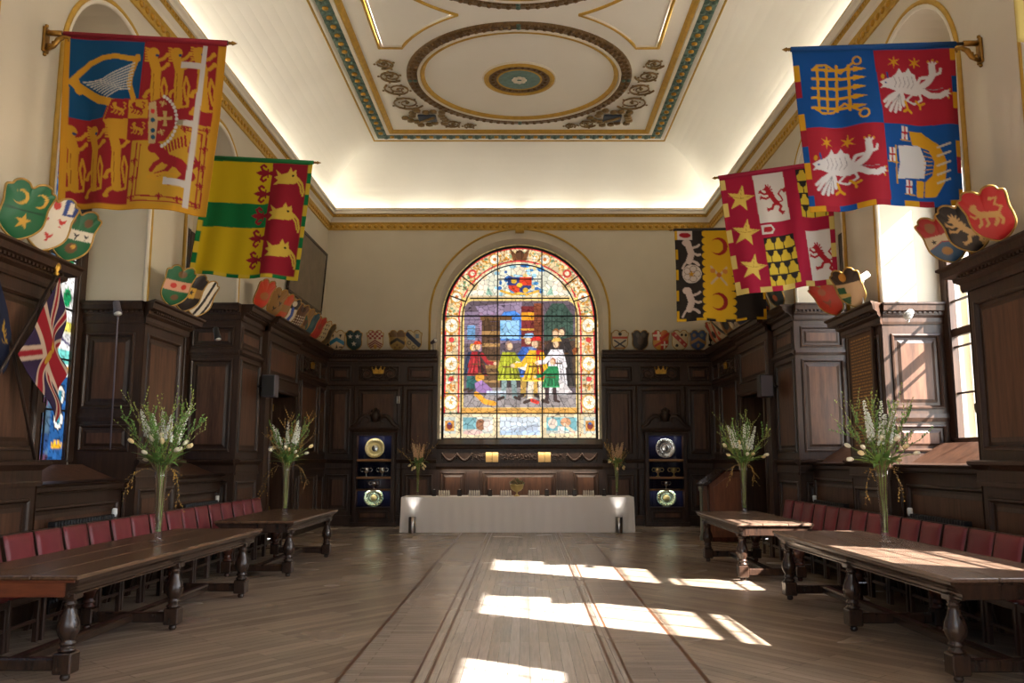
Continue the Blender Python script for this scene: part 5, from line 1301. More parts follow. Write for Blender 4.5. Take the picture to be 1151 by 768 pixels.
R(14.55, 4.5, D((58, 72, 80), ('ell', 0, -.5, .25, .25, (180, 96, 60)), ('ell', 0, .4, .25, .25, (180, 96, 60))), 'slate grey shield with orange spots, nearest on the far right panelling', RB, .54)
R(11.95, 3.9, D((206, 66, 48), ('stamp', BIRD, 0, .2, .4, 0, (150, 84, 60)), ('ell', 0, -.6, .3, .25, (190, 110, 80))), 'red shield tipped forward beside a white and green one', R1, .56, .68)
R(11.12, 3.9, D((214, 180, 136), ('rect', -1, -1.2, 1, -.3, (64, 48, 36)), ('ell', -.1, -.7, .25, .25, (206, 140, 50)), ('poly', [(-1, -.1), (-.2, -.1), (-.2, .3), (-1, .3)], (40, 92, 56)), ('poly', [(-1, .6), (0, .5), (-.3, 1), (-1, 1)], (40, 92, 56)), ('rect', -1, .3, 0, .5, (206, 170, 90))), 'cream shield with green blocks and a dark top', R1, .62, .5)
R(8.56, 3.93, D((176, 40, 38), ('poly', [(-1, -.2), (1, -.3), (1, .25), (0, .05), (-1, .5)], (214, 196, 160)), ('poly', [(-1, .5), (0, .1), (1, .3), (1, 1.2), (-1, 1.2)], (60, 96, 130)), ('stamp', STAR, -.4, .05, .16, 0, BK), ('ell', .45, .0, .12, .12, BK), ('ell', 0, .6, .25, .22, (176, 130, 70)), ('ell', -.3, -.65, .25, .25, (150, 100, 60))), 'red, cream and blue shield beside the bright window', RN, .58, .6)
R(8.12, 3.95, D((40, 32, 30), ('lion', 0, .05, .9, (206, 168, 110)), ('poly', [(.4, .9), (.75, .75), (.5, 1.1)], (190, 150, 80))), 'black shield with a pale gold rearing lion', RN, .6, .6)
R(7.68, 3.98, D((196, 40, 42), ('stamp', LION, 0, .0, .75, 0, (206, 160, 90))), 'bright red shield with a gold walking lion', RN, .62, .6)
# ================================================================== refectory tables
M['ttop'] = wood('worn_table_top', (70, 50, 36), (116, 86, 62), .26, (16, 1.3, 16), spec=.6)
M['ttopR'] = wood('worn_table_top_sheen', (84, 66, 54), (126, 102, 86), .26, (16, 1.3, 16), spec=.6)  # right tables: bluish sky sheen mixed into the worn oak colour
M['tdark'] = wood('dark_turned_oak', (38, 27, 22), (64, 44, 33), .26, (10, 10, 2), spec=.6)
M['tred'] = wood('red_worn_oak', (96, 48, 32), (134, 74, 46), .3, (2, 14, 14), spec=.6)
M['tleg'] = wood('red_brown_leg', (50, 28, 22), (92, 50, 34), .22, (10, 10, 2), spec=.6)
LEGP = [(.0, -.0), (.026, .0), (.036, .018), (.03, .04), (.02, .05)]
LEGT = [(.05, .2), (.062, .21), (.062, .225), (.046, .235), (.044, .245), (.058, .255), (.058, .268), (.044, .278), (.052, .295), (.07, .325), (.08, .36), (.08, .385), (.07, .425), (.054, .465), (.042, .505), (.038, .53), (.05, .537), (.05, .548), (.04, .553), (.044, .565), (.06, .575)]
def table(y0, y1, x0, x1, legs, label, top, group, endm):
    cx, cy = (x0+x1)/2, (y0+y1)/2; hx, hy = (x1-x0)/2, (y1-y0)/2
    t = empty('refectory_table', (cx, cy, 0), label=label, cat='table', group=group)
    mb = MB()                                          # three long boards with rounded worn edges
    w = (2*hx)/3
    for k in range(3): mb.box(-hx+k*w+.002, -hx+(k+1)*w-.002, -hy, hy, .725, .757, 0, .007)
    mb.build('tabletop', top, t)
    for s in (-1, 1):                                    # ogee apron rails along the sides
        pr = [(0, .60), (.03, .60), (.032, .612), (.022, .618), (.026, .64), (.045, .668), (.075, .69), (.1, .703), (.105, .724), (0, .724)]
        fr = Fr((s*(hx-.115), 0, 0), (0, 1, 0), (s, 0, 0))
        mb = MB(); mould(mb, fr, -hy+.03, hy-.03, pr); mb.build('side_apron', M['tdark'], t)
        mb = MB(); mb.box(-hx+.1, hx-.1, s*(hy-.05)-.02, s*(hy-.05)+.02, .6, .724, 0, .006)
        mb.box(-hx+.04, hx-.04, s*(hy-.03)-.012, s*(hy-.03)+.012, .705, .724, 0, .004); mb.build('end_apron', endm if s < 0 else M['tdark'], t)
    lx = hx-.125
    for ly in legs:
        for s in (-1, 1):
            mb = MB(); c = (s*lx, ly-cy, 0)
            mb.lathe(LEGP, c, 12); mb.lathe(LEGT, c, 18)
            mb.build('leg', M['tleg'] if s*(-1 if cx > 0 else 1) < 0 else M['tdark'], t)
            mb = MB(); mb.box(c[0]-.068, c[0]+.068, c[1]-.068, c[1]+.068, .05, .2, 0, .01); mb.build('foot_block', M['tdark'], t)
            mb = MB(); mb.box(c[0]-.062, c[0]+.062, c[1]-.062, c[1]+.062, .575, .62, 0, .006)
            b = mb.build('leg_capital', M['tdark'], t)
        mb = MB(); mb.box(-lx+.068, lx-.068, ly-cy-.04, ly-cy+.04, .07, .16, 0, .012); mb.build('cross_stretcher', M['tdark'], t)
    mb = MB(); a, b = legs[0]-cy, legs[-1]-cy
    mb.box(-.05, .05, a+.04, b-.04, .075, .155, 0, .016); mb.build('long_stretcher', M['tdark'], t)
    return t
G = 'oak refectory tables along the sides'
t = table(6.28, 10.42, -4.12, -3.06, (6.42, 8.25, 10.1), 'long dark oak table with a worn red end, nearest on the left', M['ttop'], G, M['tred']); t.rotation_euler.z = -.014
table(11.6, 14.35, -4.06, -2.98, (11.85, 14.1), 'shorter dark oak table behind the long one on the left', M['ttop'], G, M['tdark'])
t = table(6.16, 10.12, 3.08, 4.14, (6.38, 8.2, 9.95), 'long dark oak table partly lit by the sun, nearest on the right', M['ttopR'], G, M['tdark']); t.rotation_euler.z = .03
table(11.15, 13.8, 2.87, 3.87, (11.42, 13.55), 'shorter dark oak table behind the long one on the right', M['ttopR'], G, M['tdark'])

# ================================================================== red leather chairs
M['red'] = plain('red_leather', (118, 42, 50), .45, var=.12, scale=5, bump=.05)
M['cleg'] = wood('chair_wood', (44, 30, 24), (72, 48, 36), .35, (12, 12, 2))
def pad(mb, x0, x1, y0, y1, z0, z1, r=.015, mi=0): mb.box(x0, x1, y0, y1, z0, z1, mi, r)
def make_chair():
    """front towards +x, back at x = 0"""
    t = empty('side_chair', (0, 0, 0)); W = .234
    mb = MB(); fr = Fr((0, 0, 0), (0, 1, 0), (1, 0, 0))
    n = 8; v = []
    for (dx) in (0, .05):
        for j in range(n+1):
            for i in range(n+1):
                y = -W+.012+(2*W-.024)*i/n; z = .50+.40*j/n
                e = min(1, 4*min(i, n-i)/n+.0, ) if dx else 0; e2 = min(1, 4*min(j, n-j)/n) if dx else 0
                v.append((-.10*(z-.45)/.5+dx*(.55+.45*min(e, e2)), y, z))
    K = (n+1)**2; fs = []
    for q in (0, 1):
        for j in range(n):
            for i in range(n):
                a = q*K+j*(n+1)+i; f = (a, a+1, a+n+2, a+n+1); fs.append(f if q else f[::-1])
    ring = [i for i in range(n+1)]+[j*(n+1)+n for j in range(1, n+1)]+[n*(n+1)+i for i in range(n-1, -1, -1)]+[j*(n+1) for j in range(n-1, 0, -1)]
    for a, b in zip(ring, ring[1:]+ring[:1]): fs.append((a, b, b+K, a+K))
    mb.add(v, fs, 0, True)
    mb.build('backrest', M['red'], t)
    mb = MB(); pad(mb, .0, .36, -W, W, .42, .475, .02); mb.build('seat', M['red'], t)
    mb = MB()
    mb.box(-.02, .02, -W, W, .36, .42, 0, .004); mb.box(.31, .35, -W, W, .36, .42, 0, .004)
    for s in (-1, 1): mb.box(.0, .33, s*(W-.014)-.012, s*(W-.014)+.012, .36, .42, 0, .004)
    mb.build('seat_rail', M['cleg'], t)
    for s in (-1, 1):
        mb = MB(); y = s*(W-.02)
        mb.box(.305, .35, y-.02, y+.02, 0, .37, 0, .004); mb.build('leg', M['cleg'], t)
        mb = MB()
        P = [(.0-.05, 0), (.0, .2), (.005, .42), (-.04, .68), (-.10, .91)]
        for (xa, za), (xb, zb) in zip(P, P[1:]):
            mb.add([(xa-.02, y-.016, za), (xa+.02, y-.016, za), (xa+.02, y+.016, za), (xa-.02, y+.016, za), (xb-.02, y-.016, zb), (xb+.02, y-.016, zb), (xb+.02, y+.016, zb), (xb-.02, y+.016, zb)],
                   [(0, 1, 5, 4), (1, 2, 6, 5), (2, 3, 7, 6), (3, 0, 4, 7), (0, 3, 2, 1), (4, 5, 6, 7)])
        mb.build('leg', M['cleg'], t)
    mb = MB(); mb.box(-.12, -.08, -W, W, .885, .91, 0, .006); mb.build('top_rail', M['cleg'], t)
    mb = MB(); mb.box(.315, .34, -W+.03, W-.03, .17, .2, 0, .004)
    mb.build('stretcher', M['cleg'], t)
    return t
ORD = ['first', 'second', 'third', 'fourth', 'fifth', 'sixth', 'seventh', 'eighth', 'ninth', 'tenth', 'eleventh', 'twelfth', 'thirteenth', 'fourteenth', 'fifteenth', 'sixteenth', 'seventeenth', 'eighteenth', 'nineteenth']
ch0 = make_chair(); used = False
def put(x, y, rz, label, group):
    global used
    o = copy_tree(ch0) if used else ch0
    used = True
    o.location = (x, y, 0); o.rotation_euler = (0, 0, rz); tag(o, label, 'chair', group)
for side, sg, yf, n in (('left', -1, 15.0, 18), ('right', 1, 14.4, 17)):
    for i in range(n):
        j = RND.uniform(-.008, .008)
        put(sg*(4.5+j), yf-i*.5, 0 if sg < 0 else PI, 'red leather chair against the %s wall, %s from the far end of its row' % (side, ORD[i]), 'red chairs in a row along the %s wall' % side)

# ================================================================== head table under a white cloth
M['linen'] = plain('white_linen', (246, 238, 232), .8, bump=.02, scale=60)
HX0, HX1, HY0, HY1, HZ = -2.56, 2.50, 18.66, 19.55, .757
nx, nz = 160, 14; v = []; fs = []
per = []
def pt(x, y): per.append((x, y))
for i in range(nx): pt(HX0+(HX1-HX0)*i/nx, HY0)
for i in range(30): pt(HX1, HY0+(HY1-HY0)*i/30)
for i in range(nx): pt(HX1-(HX1-HX0)*i/nx, HY1)
for i in range(30): pt(HX0, HY1-(HY1-HY0)*i/30)
K = len(per); mb = MB()
cxm, cym = (HX0+HX1)/2, (HY0+HY1)/2
for k in range(nz+1):
    z = HZ*(1-k/nz) if k else HZ
    for i, (x, y) in enumerate(per):
        a = .012*math.sin(i*.33)*math.sin(i*.071+1)+.006*math.sin(i*.9)
        d = (k/nz)*(.02+a)
        dx = -1 if abs(x-HX0) < 1e-6 else (1 if abs(x-HX1) < 1e-6 else 0); dy = -1 if abs(y-HY0) < 1e-6 else (1 if abs(y-HY1) < 1e-6 else 0)
        v.append((x+dx*d, y+dy*d, max(z, .004)))
for k in range(nz):
    for i in range(K):
        j = (i+1) % K; fs.append((k*K+i, (k+1)*K+i, (k+1)*K+j, k*K+j))
fs.append(tuple(range(K)))
mb.add(v, fs, 0, False)
tag(mb.build('tablecloth', M['linen']), 'white floor-length cloth over the long head table at the end wall', 'tablecloth')
# cloth seams where the lengths overlap
# ================================================================== glass vases of spring flowers
M['vglass'] = glassy('vase_glass', (1, 1, 1), .09)
M['water'] = glassy('vase_water', (.99, 1, .99), .0)
M['stem'] = plain('stem_green', (150, 176, 86), .5, var=.2, scale=30)
M['leafg'] = plain('leaf_green', (112, 152, 78), .45, var=.25, scale=12)
M['twig'] = plain('twig_brown', (120, 98, 68), .7)
M['budg'] = plain('bud_green', (160, 180, 88), .5, var=.2, scale=30)
M['buda'] = plain('bud_amber', (186, 146, 66), .5, var=.2, scale=30)
M['tulip'] = plain('tulip_white', (238, 230, 204), .45, var=.05, scale=20)
M['tulipc'] = plain('tulip_cream', (238, 214, 160), .45, var=.08, scale=20)
M['bloss'] = plain('white_blossom', (234, 236, 230), .6)
M['peach'] = plain('peach_blossom', (226, 186, 150), .6)

def curve(p0, p1, p2, n=10):
    p0, p1, p2 = map(Vector, (p0, p1, p2))
    return [tuple(p0*(1-t)**2+p1*2*t*(1-t)+p2*t*t) for t in np.linspace(0, 1, n)]
def leaf_blade(mb, base, d, L, w, droop, mi=0):
    """folded strap leaf"""
    d = Vector(d).normalized(); side = d.cross(Vector((0, 0, 1)))
    side = side.normalized() if side.length > 1e-3 else Vector((1, 0, 0))
    v = []; n = 8; B = Vector(base)
    for i in range(n+1):
        t = i/n; c = B+d*L*t+Vector((0, 0, -droop*t*t)); ww = w*math.sin(PI*min(1, .12+.88*t)**.8)*.5
        up = Vector((0, 0, .25*ww)) if True else 0
        v += [tuple(c-side*ww+up), tuple(c), tuple(c+side*ww+up)]
    fs = []
    for i in range(n):
        a = i*3; fs += [(a, a+1, a+4, a+3), (a+1, a+2, a+5, a+4)]
    mb.add(v, fs, mi, True)
def tulip(root_z, c, tip, bend_, label, group, col, rs):
    """c: vase centre; a stem from inside the vase to the bloom at tip"""
    C = Vector(c); tp = Vector(tip)
    mb = MB(); st = Vector((rs.uniform(-.02, .02), rs.uniform(-.02, .02), root_z))
    dirn = (tp-Vector((0, 0, tp.z))).normalized() if tp.to_2d().length > .01 else Vector((0, 0, 1))
    mouth = Vector((dirn.x*.04, dirn.y*.04, .70))
    pts = curve(st, st.lerp(mouth, .6), mouth, 6)+curve(mouth, mouth+(mouth-st).normalized()*.12+Vector((0, 0, bend_)), tp, 9)[1:]
    mb.tube(pts, .0038, 5)
    o = mb.build('tulip', M['stem']); o.location = c
    tag(o, label, 'flower', group)
    ax = (Vector(pts[-1])-Vector(pts[-2])).normalized()
    R = Vector((0, 0, 1)).rotation_difference(ax).to_matrix()
    mb = MB(); s = rs.uniform(.78, 1.0)
    prof = [(.005, 0), (.016, .008), (.024, .026), (.026, .046), (.023, .066), (.015, .082), (.004, .078)]
    tmp = MB(); tmp.lathe([(r*s, z*s) for r, z in prof], (0, 0, 0), 12, fn=lambda a, z: 1+.1*math.cos(3*a)*(z/.07), cap=False)
    mb.add([tuple(R@Vector(p)+tp) for p in tmp.v], tmp.f, 0, True)
    mb.build('bloom', col, o)
    mb = MB(); k = 2
    for i in range(k):
        q = Vector(pts[7+i]); a = math.atan2(dirn.y, dirn.x)+rs.uniform(-.8, .8)
        leaf_blade(mb, q, (math.cos(a), math.sin(a), rs.uniform(.3, 1.2)), rs.uniform(.18, .3), .05, rs.uniform(.02, .12))
    mb.build('leaf', M['leafg'], o)
    return o
def spike(c, ang, lean, h0, h1, label, group, col, rs, fat=1.):
    """tall flower spike with small blossoms up the stalk"""
    d = Vector((math.cos(ang)*lean, math.sin(ang)*lean, 1))
    st = Vector((rs.uniform(-.02, .02), rs.uniform(-.02, .02), .1)); m = Vector((math.cos(ang)*.03, math.sin(ang)*.03, .7)); top = m+d*(h1-.7)
    pts = curve(st, st.lerp(m, .7), m, 5)+curve(m, m+d*(h1-.7)*.5+Vector((0, 0, .03)), top, 10)[1:]
    mb = MB(); mb.tube(pts, [.005]*5+[.0045-.0003*i for i in range(9)], 5); o = mb.build('flower_spike', M['stem']); o.location = c
    tag(o, label, 'flower', group)
    mb = MB(); n = int(58*fat)
    for i in range(n):
        t = i/n; z = h0+(h1-h0)*t; f = (z-.7)/(h1-.7)
        q = m+(top-m)*f; a = i*2.4; r = .034*(1-.75*t)*fat
        mb.ico((q.x+r*math.cos(a), q.y+r*math.sin(a), q.z+rs.uniform(-.01, .01)), .017*(1-.55*t)*fat, 0, (1, 1, .8))
    mb.build('blossoms', col, o)
    mb = MB()
    for i in range(7):
        z = .72+(h0-.70)*i/7; f = (z-.7)/(h1-.7); q = m+(top-m)*f; a = rs.uniform(0, 6.28)
        leaf_blade(mb, q, (math.cos(a), math.sin(a), .9), rs.uniform(.06, .12), .022, .02)
    mb.build('leaf', M['leafg'], o)
    return o
def branch(c, ang, out, z1, label, group, bud, rs, hang=False, dens=1., z0=.7, tw=1.):
    """budding twig with side shoots"""
    m = Vector((math.cos(ang)*.05, math.sin(ang)*.05, z0)); e = Vector((math.cos(ang)*out, math.sin(ang)*out, z1))
    ctrl = m+Vector((math.cos(ang)*out*.55, math.sin(ang)*out*.55, .12)) if hang else m.lerp(e, .5)+Vector((0, 0, .1+rs.uniform(-.05, .08)))
    st = Vector((rs.uniform(-.02, .02), rs.uniform(-.02, .02), .12))
    P = curve(m, ctrl, e, 14)
    mb = MB(); mb.tube([tuple(st), tuple(st.lerp(m, .5))]+P, [.0035, .0035]+[.0036*(1-.6*i/13) for i in range(14)], 5)
    buds = MB()
    def leaves(p, d):
        for q in range(2):
            dd = Vector((d.x+rs.uniform(-1, 1), d.y+rs.uniform(-1, 1), d.z+rs.uniform(-.3, .9))).normalized()
            leaf_blade(buds, p, dd, rs.uniform(.018, .036)*tw, .015*tw, .003)
        buds.ico(p, .0055*tw)
    for i in range(2, 14):
        p = Vector(P[i]); d = (Vector(P[i])-Vector(P[i-1])).normalized()
        if rs.random() < .8*dens: leaves(p, d)
        if rs.random() < .5:
            dd = (d+Vector((rs.uniform(-.9, .9), rs.uniform(-.9, .9), rs.uniform(-.7, .2) if hang else rs.uniform(-.2, .9)))).normalized(); L = rs.uniform(.06, .2)
            Q = curve(p, p+dd*L*.5+Vector((0, 0, .01)), p+dd*L+Vector((0, 0, -.03 if hang else .03)), 6)
            mb.tube(Q, [.0024-.0002*k for k in range(6)], 4)
            for k in range(1, 6):
                if rs.random() < .8*dens: leaves(Vector(Q[k]), dd)
    o = mb.build('twig', M['twig']); o.location = c; tag(o, label, 'branch', group)
    buds.build('leaves', bud, o)
    return o
def vase(c, label, h=.72, s=1., group='tall glass vases of flowers'):
    mb = MB(); t = .003
    o_ = [(.075, 0), (.076, .008), (.05, .014), (.036, .03), (.037, .05), (.04, h*.3), (.047, h*.6), (.058, h*.9), (.064, h)]
    i_ = [(r-t*1.4, z) for r, z in reversed(o_[4:])]+[(.001, .05)]
    mb.lathe([(r*s, z) for r, z in [(.001, 0)]+o_+i_], (0, 0, 0), 28, cap=False)
    o = mb.build('glass_vase', M['vglass']); o.location = c; tag(o, label, 'vase', group)
    mb = MB(); mb.lathe([((o_[4][0]-.005)*s, .052), ((.037)*s, h*.3), (.041*s, h*.5)], (0, 0, 0), 20); mb.build('water', M['water'], o)
    return o
def bouquet(c, where, seed, tul, spk, brs, budm, sp_col, dens=1.):
    rs = random.Random(seed)
    for k, (a, r, z) in enumerate(tul):
        tulip(.1, c, (r*math.cos(a), r*math.sin(a), z), .02, 'white tulip in the vase on %s' % where, 'tulips on %s' % where, M['tulip'] if k % 3 else M['tulipc'], rs)
    for k, (a, l, h0, h1) in enumerate(spk):
        spike(c, a, l, h0, h1, '%s flower spike in the vase on %s' % ('pale' if sp_col == M['bloss'] else 'peach', where), 'flower spikes on %s' % where, sp_col, rs)
    for k, (a, ou, z1, hg) in enumerate(brs):
        branch(c, a, ou, z1, '%s twig in the vase on %s' % ('hanging budding' if hg else 'upright budding', where), '%s twigs on %s' % ('hanging' if hg else 'upright', where), M['buda'] if hg else budm, rs, hg, dens, .7, .8)
def ring_tulips(rs, n, r0, r1, z0, z1): return [(2*PI*k/n+rs.uniform(-.3, .3), rs.uniform(r0, r1), rs.uniform(z0, z1)) for k in range(n)]
def ring_br(rs, n, o0, o1, z0, z1): return [(2*PI*k/n+rs.uniform(-.4, .4), rs.uniform(o0, o1), rs.uniform(z0, z1), False) for k in range(n)]
TZ = .757
spots = [((-3.61, 8.8, TZ), 'the near left table', 21, 'budg'), ((3.76, 8.7, TZ), 'the near right table', 22, 'budg'), ((-3.46, 12.87, TZ), 'the far left table', 23, 'buda'), ((3.45, 13.0, TZ), 'the far right table', 24, 'budg')]
for c, where, sd, bm in spots:
    rs = random.Random(sd)
    vase(c, 'tall clear flared glass vase standing on %s' % where)
    tul = ring_tulips(rs, 11, .16, .32, .82, 1.02)+ring_tulips(rs, 4, .05, .14, .96, 1.06)
    spk = [(6.28*k/7+rs.uniform(-.4, .4), rs.uniform(.08, .42), rs.uniform(.96, 1.06), rs.uniform(1.24, 1.44)) for k in range(7)]
    br = ring_br(rs, 11, .25, .5, 1.0, 1.45)+[(rs.uniform(0, 6.28), .06, 1.5, False)]+[(a+rs.uniform(-.3, .3), rs.uniform(.18, .34), rs.uniform(.34, .55), True) for a in (.3, 3.4)]
    bouquet(c, where, sd, tul, spk, br, M[bm], M['bloss'])
    for k in range(10): branch(c, 6.28*k/10+rs.uniform(-.4, .4), rs.uniform(.12, .42), rs.uniform(.95, 1.36), 'leafy green stem in the vase on %s' % where, 'leafy stems on %s' % where, M['leafg'], rs, False, 1.2, .7, 1.25)
for sx, c in (('left', (-2.26, 19.1, HZ)), ('right', (2.18, 19.1, HZ))):
    rs = random.Random(31 if sx == 'left' else 32); where = 'the %s end of the head table' % sx
    vase(c, 'slim glass vase on %s' % where, .56, .62)
    tul = [(a, r, z-.14) for a, r, z in ring_tulips(rs, 9, .12, .24, .76, .95)]
    for k, (a, r, z) in enumerate(tul): tulip(.1, c, (r*math.cos(a), r*math.sin(a), z), -.04, 'white tulip in the vase on %s' % where, 'tulips on %s' % where, M['tulipc'], rs)
    for k in range(7): spike(c, rs.uniform(0, 6.28), rs.uniform(.05, .34), .84, rs.uniform(1.06, 1.2), 'peach flower spike in the vase on %s' % where, 'flower spikes on %s' % where, M['peach'], rs)
    for k in range(8): branch(c, 2*PI*k/8+rs.uniform(-.3, .3), rs.uniform(.2, .42), rs.uniform(.85, 1.2), 'reddish budding twig in the vase on %s' % where, 'twigs on %s' % where, M['buda'], rs, False, .8, .56)
# ================================================================== things on and round the head table
M['silver'] = plain('silver', (206, 206, 204), .22, 1.)
M['silverg'] = plain('gilt_silver', (206, 186, 126), .35, .8)
M['steel'] = plain('brushed_steel', (170, 164, 156), .3, 1.)
M['dglass'] = plain('smoked_glass', (50, 44, 42), .12, spec=.7)
M['wax'] = plain('white_wax', (236, 228, 212), .5)
M['navy'] = plain('navy_velvet', (17, 19, 42), .95, spec=.1)
M['black'] = plain('matt_black', (30, 28, 30), .5)
M['grey'] = plain('grey_plastic', (92, 86, 96), .5)
M['whitep'] = plain('white_plastic', (226, 226, 222), .4)
# silver bowl of flowers
bc = (-.05, 19.1, HZ)
mb = MB(); mb.lathe([(.07, 0), (.075, .012), (.03, .03), (.018, .06), (.02, .085), (.03, .1), (.09, .125), (.135, .17), (.15, .23), (.155, .26), (.148, .262), (.13, .18), (.06, .13), (.001, .125)], (0, 0, 0), 28, cap=False)
o = mb.build('silver_bowl', M['silverg']); o.location = bc; tag(o, 'footed silver gilt bowl at the middle of the white head table', 'bowl')
mb = MB(); mb2 = MB(); rs = random.Random(5)
for k in range(110):
    a, r = rs.uniform(0, 6.28), .14*math.sqrt(rs.random()); p = (r*math.cos(a), r*math.sin(a), .25+.1*(1-r/.14)+rs.uniform(0, .05))
    leaf_blade(mb, p, (math.cos(a)*.8, math.sin(a)*.8, .6), .07, .03, .03)
    if k % 2 == 0: mb2.ico((p[0], p[1], p[2]+.02), .02)
o2 = mb.build('bowl_foliage', M['leafg']); o2.location = bc; tag(o2, 'low posy of green leaves and pale blooms in the silver bowl', 'flowers', kind='stuff')
mb2.build('blooms', plain('dusky_bloom', (150, 130, 90), .6), o2)
# trays of tealights and smoked glass holders along the cloth
tx = [-1.66, -.99, -.29, .33, .95, 1.54]; on = ['first', 'second', 'third', 'fourth', 'fifth', 'sixth']
for k, x in enumerate(tx):
    t = empty('candle_tray', (x, 19.0, HZ), label='low glass tray of small white candles, %s along the head table' % on[k], cat='candle tray', group='candle trays on the head table')
    mb = MB(); mb.box(-.14, .14, -.05, .05, 0, .012, 0, .004)
    for a, b in ((-.14, -.134), (.134, .14)): mb.box(a, b, -.05, .05, .012, .09)
    mb.box(-.134, .134, -.05, -.046, .012, .09); mb.box(-.134, .134, .046, .05, .012, .09); mb.build('tray', M['vglass'], t)
    for q in range(5):
        mb = MB(); mb.lathe([(.018, .012), (.019, .125), (.016, .13), (.003, .131), (.002, .145)], ((q-2)*.05, 0, 0), 12); mb.build('candle', M['wax'], t)
for k, x in enumerate([-1.9, -1.33, -.65, .62, 1.24, 1.9]):
    mb = MB(); mb.box(-.05, .05, -.05, .05, 0, .14, 0, .01); mb.box(-.042, .042, -.042, .042, .139, .142, 0)
    o = mb.build('candle_holder', M['dglass']); o.location = (x, 19.2, HZ); tag(o, 'dark square glass candle holder, %s along the head table' % on[k], 'candle holder', 'dark glass holders on the head table')
    mb = MB(); mb.lathe([(.02, .14), (.02, .15), (.002, .152)], (0, 0, 0), 10); mb.build('candle', M['wax'], o)
# steel floor uplighters in front of the cloth
for x, sd in ((-2.29, 'left'), (2.15, 'right')):
    mb = MB(); mb.lathe([(.075, 0), (.078, .006), (.078, .34), (.072, .345), (.07, .32), (.06, .25), (.001, .25)], (0, 0, 0), 28, cap=False)
    o = mb.build('uplighter', M['steel']); o.location = (x, 18.52, 0); tag(o, 'brushed steel cylinder uplighter on the floor at the %s of the white cloth' % sd, 'lamp', 'steel uplighters')
    mb = MB(); mb.lathe([(.05, .251), (.05, .262), (.001, .262)], (0, 0, 0), 16); mb.build('lamp_lens', plain('lamp_lens', (250, 246, 236), .3, emit=(255, 250, 240), es=8), o)

# ================================================================== display cases with the silver
def plate(c, r, ms, label, group, oval=1.):
    mb = MB(); mb.lathe([(.001, .012), (r*.3, .012), (r*.36, .02), (r*.52, .014), (r*.6, .012), (r*.68, .03), (r*.97, .042), (r, .04), (r*.98, .034), (r*.6, .002), (.001, .002)], (0, 0, 0), 36, cap=False)
    n = 36
    tmp = [Vector((p[0], p[1]*oval, p[2])) for p in mb.v]; Rm = Matrix.Rotation(PI/2-.12, 3, 'X')
    mb.v = [tuple(Rm@p) for p in tmp]
    o = mb.build('display_plate', ms[0]); o.location = c; tag(o, label, 'plate', group)
    q = MB(); q.lathe([(r*.33, .022), (r*.2, .03), (.001, .034)], (0, 0, 0), 20, cap=False)
    for k in range(18):
        a = 2*PI*k/18; q.ico((r*.82*math.cos(a), r*.82*math.sin(a)*1, .042), r*.06)
    q.v = [tuple(Rm@Vector((p[0], p[1]*oval, p[2]))) for p in q.v]
    q.build('embossed_boss', ms[1], o)
    return o
def cup(c, s, mat, label, group, bowl=False):
    mb = MB()
    mb.lathe([(r*s, z*s) for r, z in [(.0, 0), (.04, 0), (.042, .008), (.015, .02), (.012, .06), (.02, .07), (.05, .09), (.058, .13), (.06, .17), (.056, .17), (.045, .1), (.001, .085)]], (0, 0, 0), 18, cap=False)
    o = mb.build('silver_cup', mat); o.location = c; tag(o, label, 'cup', group)
    for d in (-1, 1):
        mb = MB(); mb.tube([(d*.052*s, 0, .1*s), (d*.09*s, 0, .095*s), (d*.115*s, 0, .125*s), (d*.1*s, 0, .16*s), (d*.075*s, 0, .165*s), (d*.07*s, 0, .15*s)], .008*s, 6); mb.build('handle', mat, o)
    return o
CY = 20.30
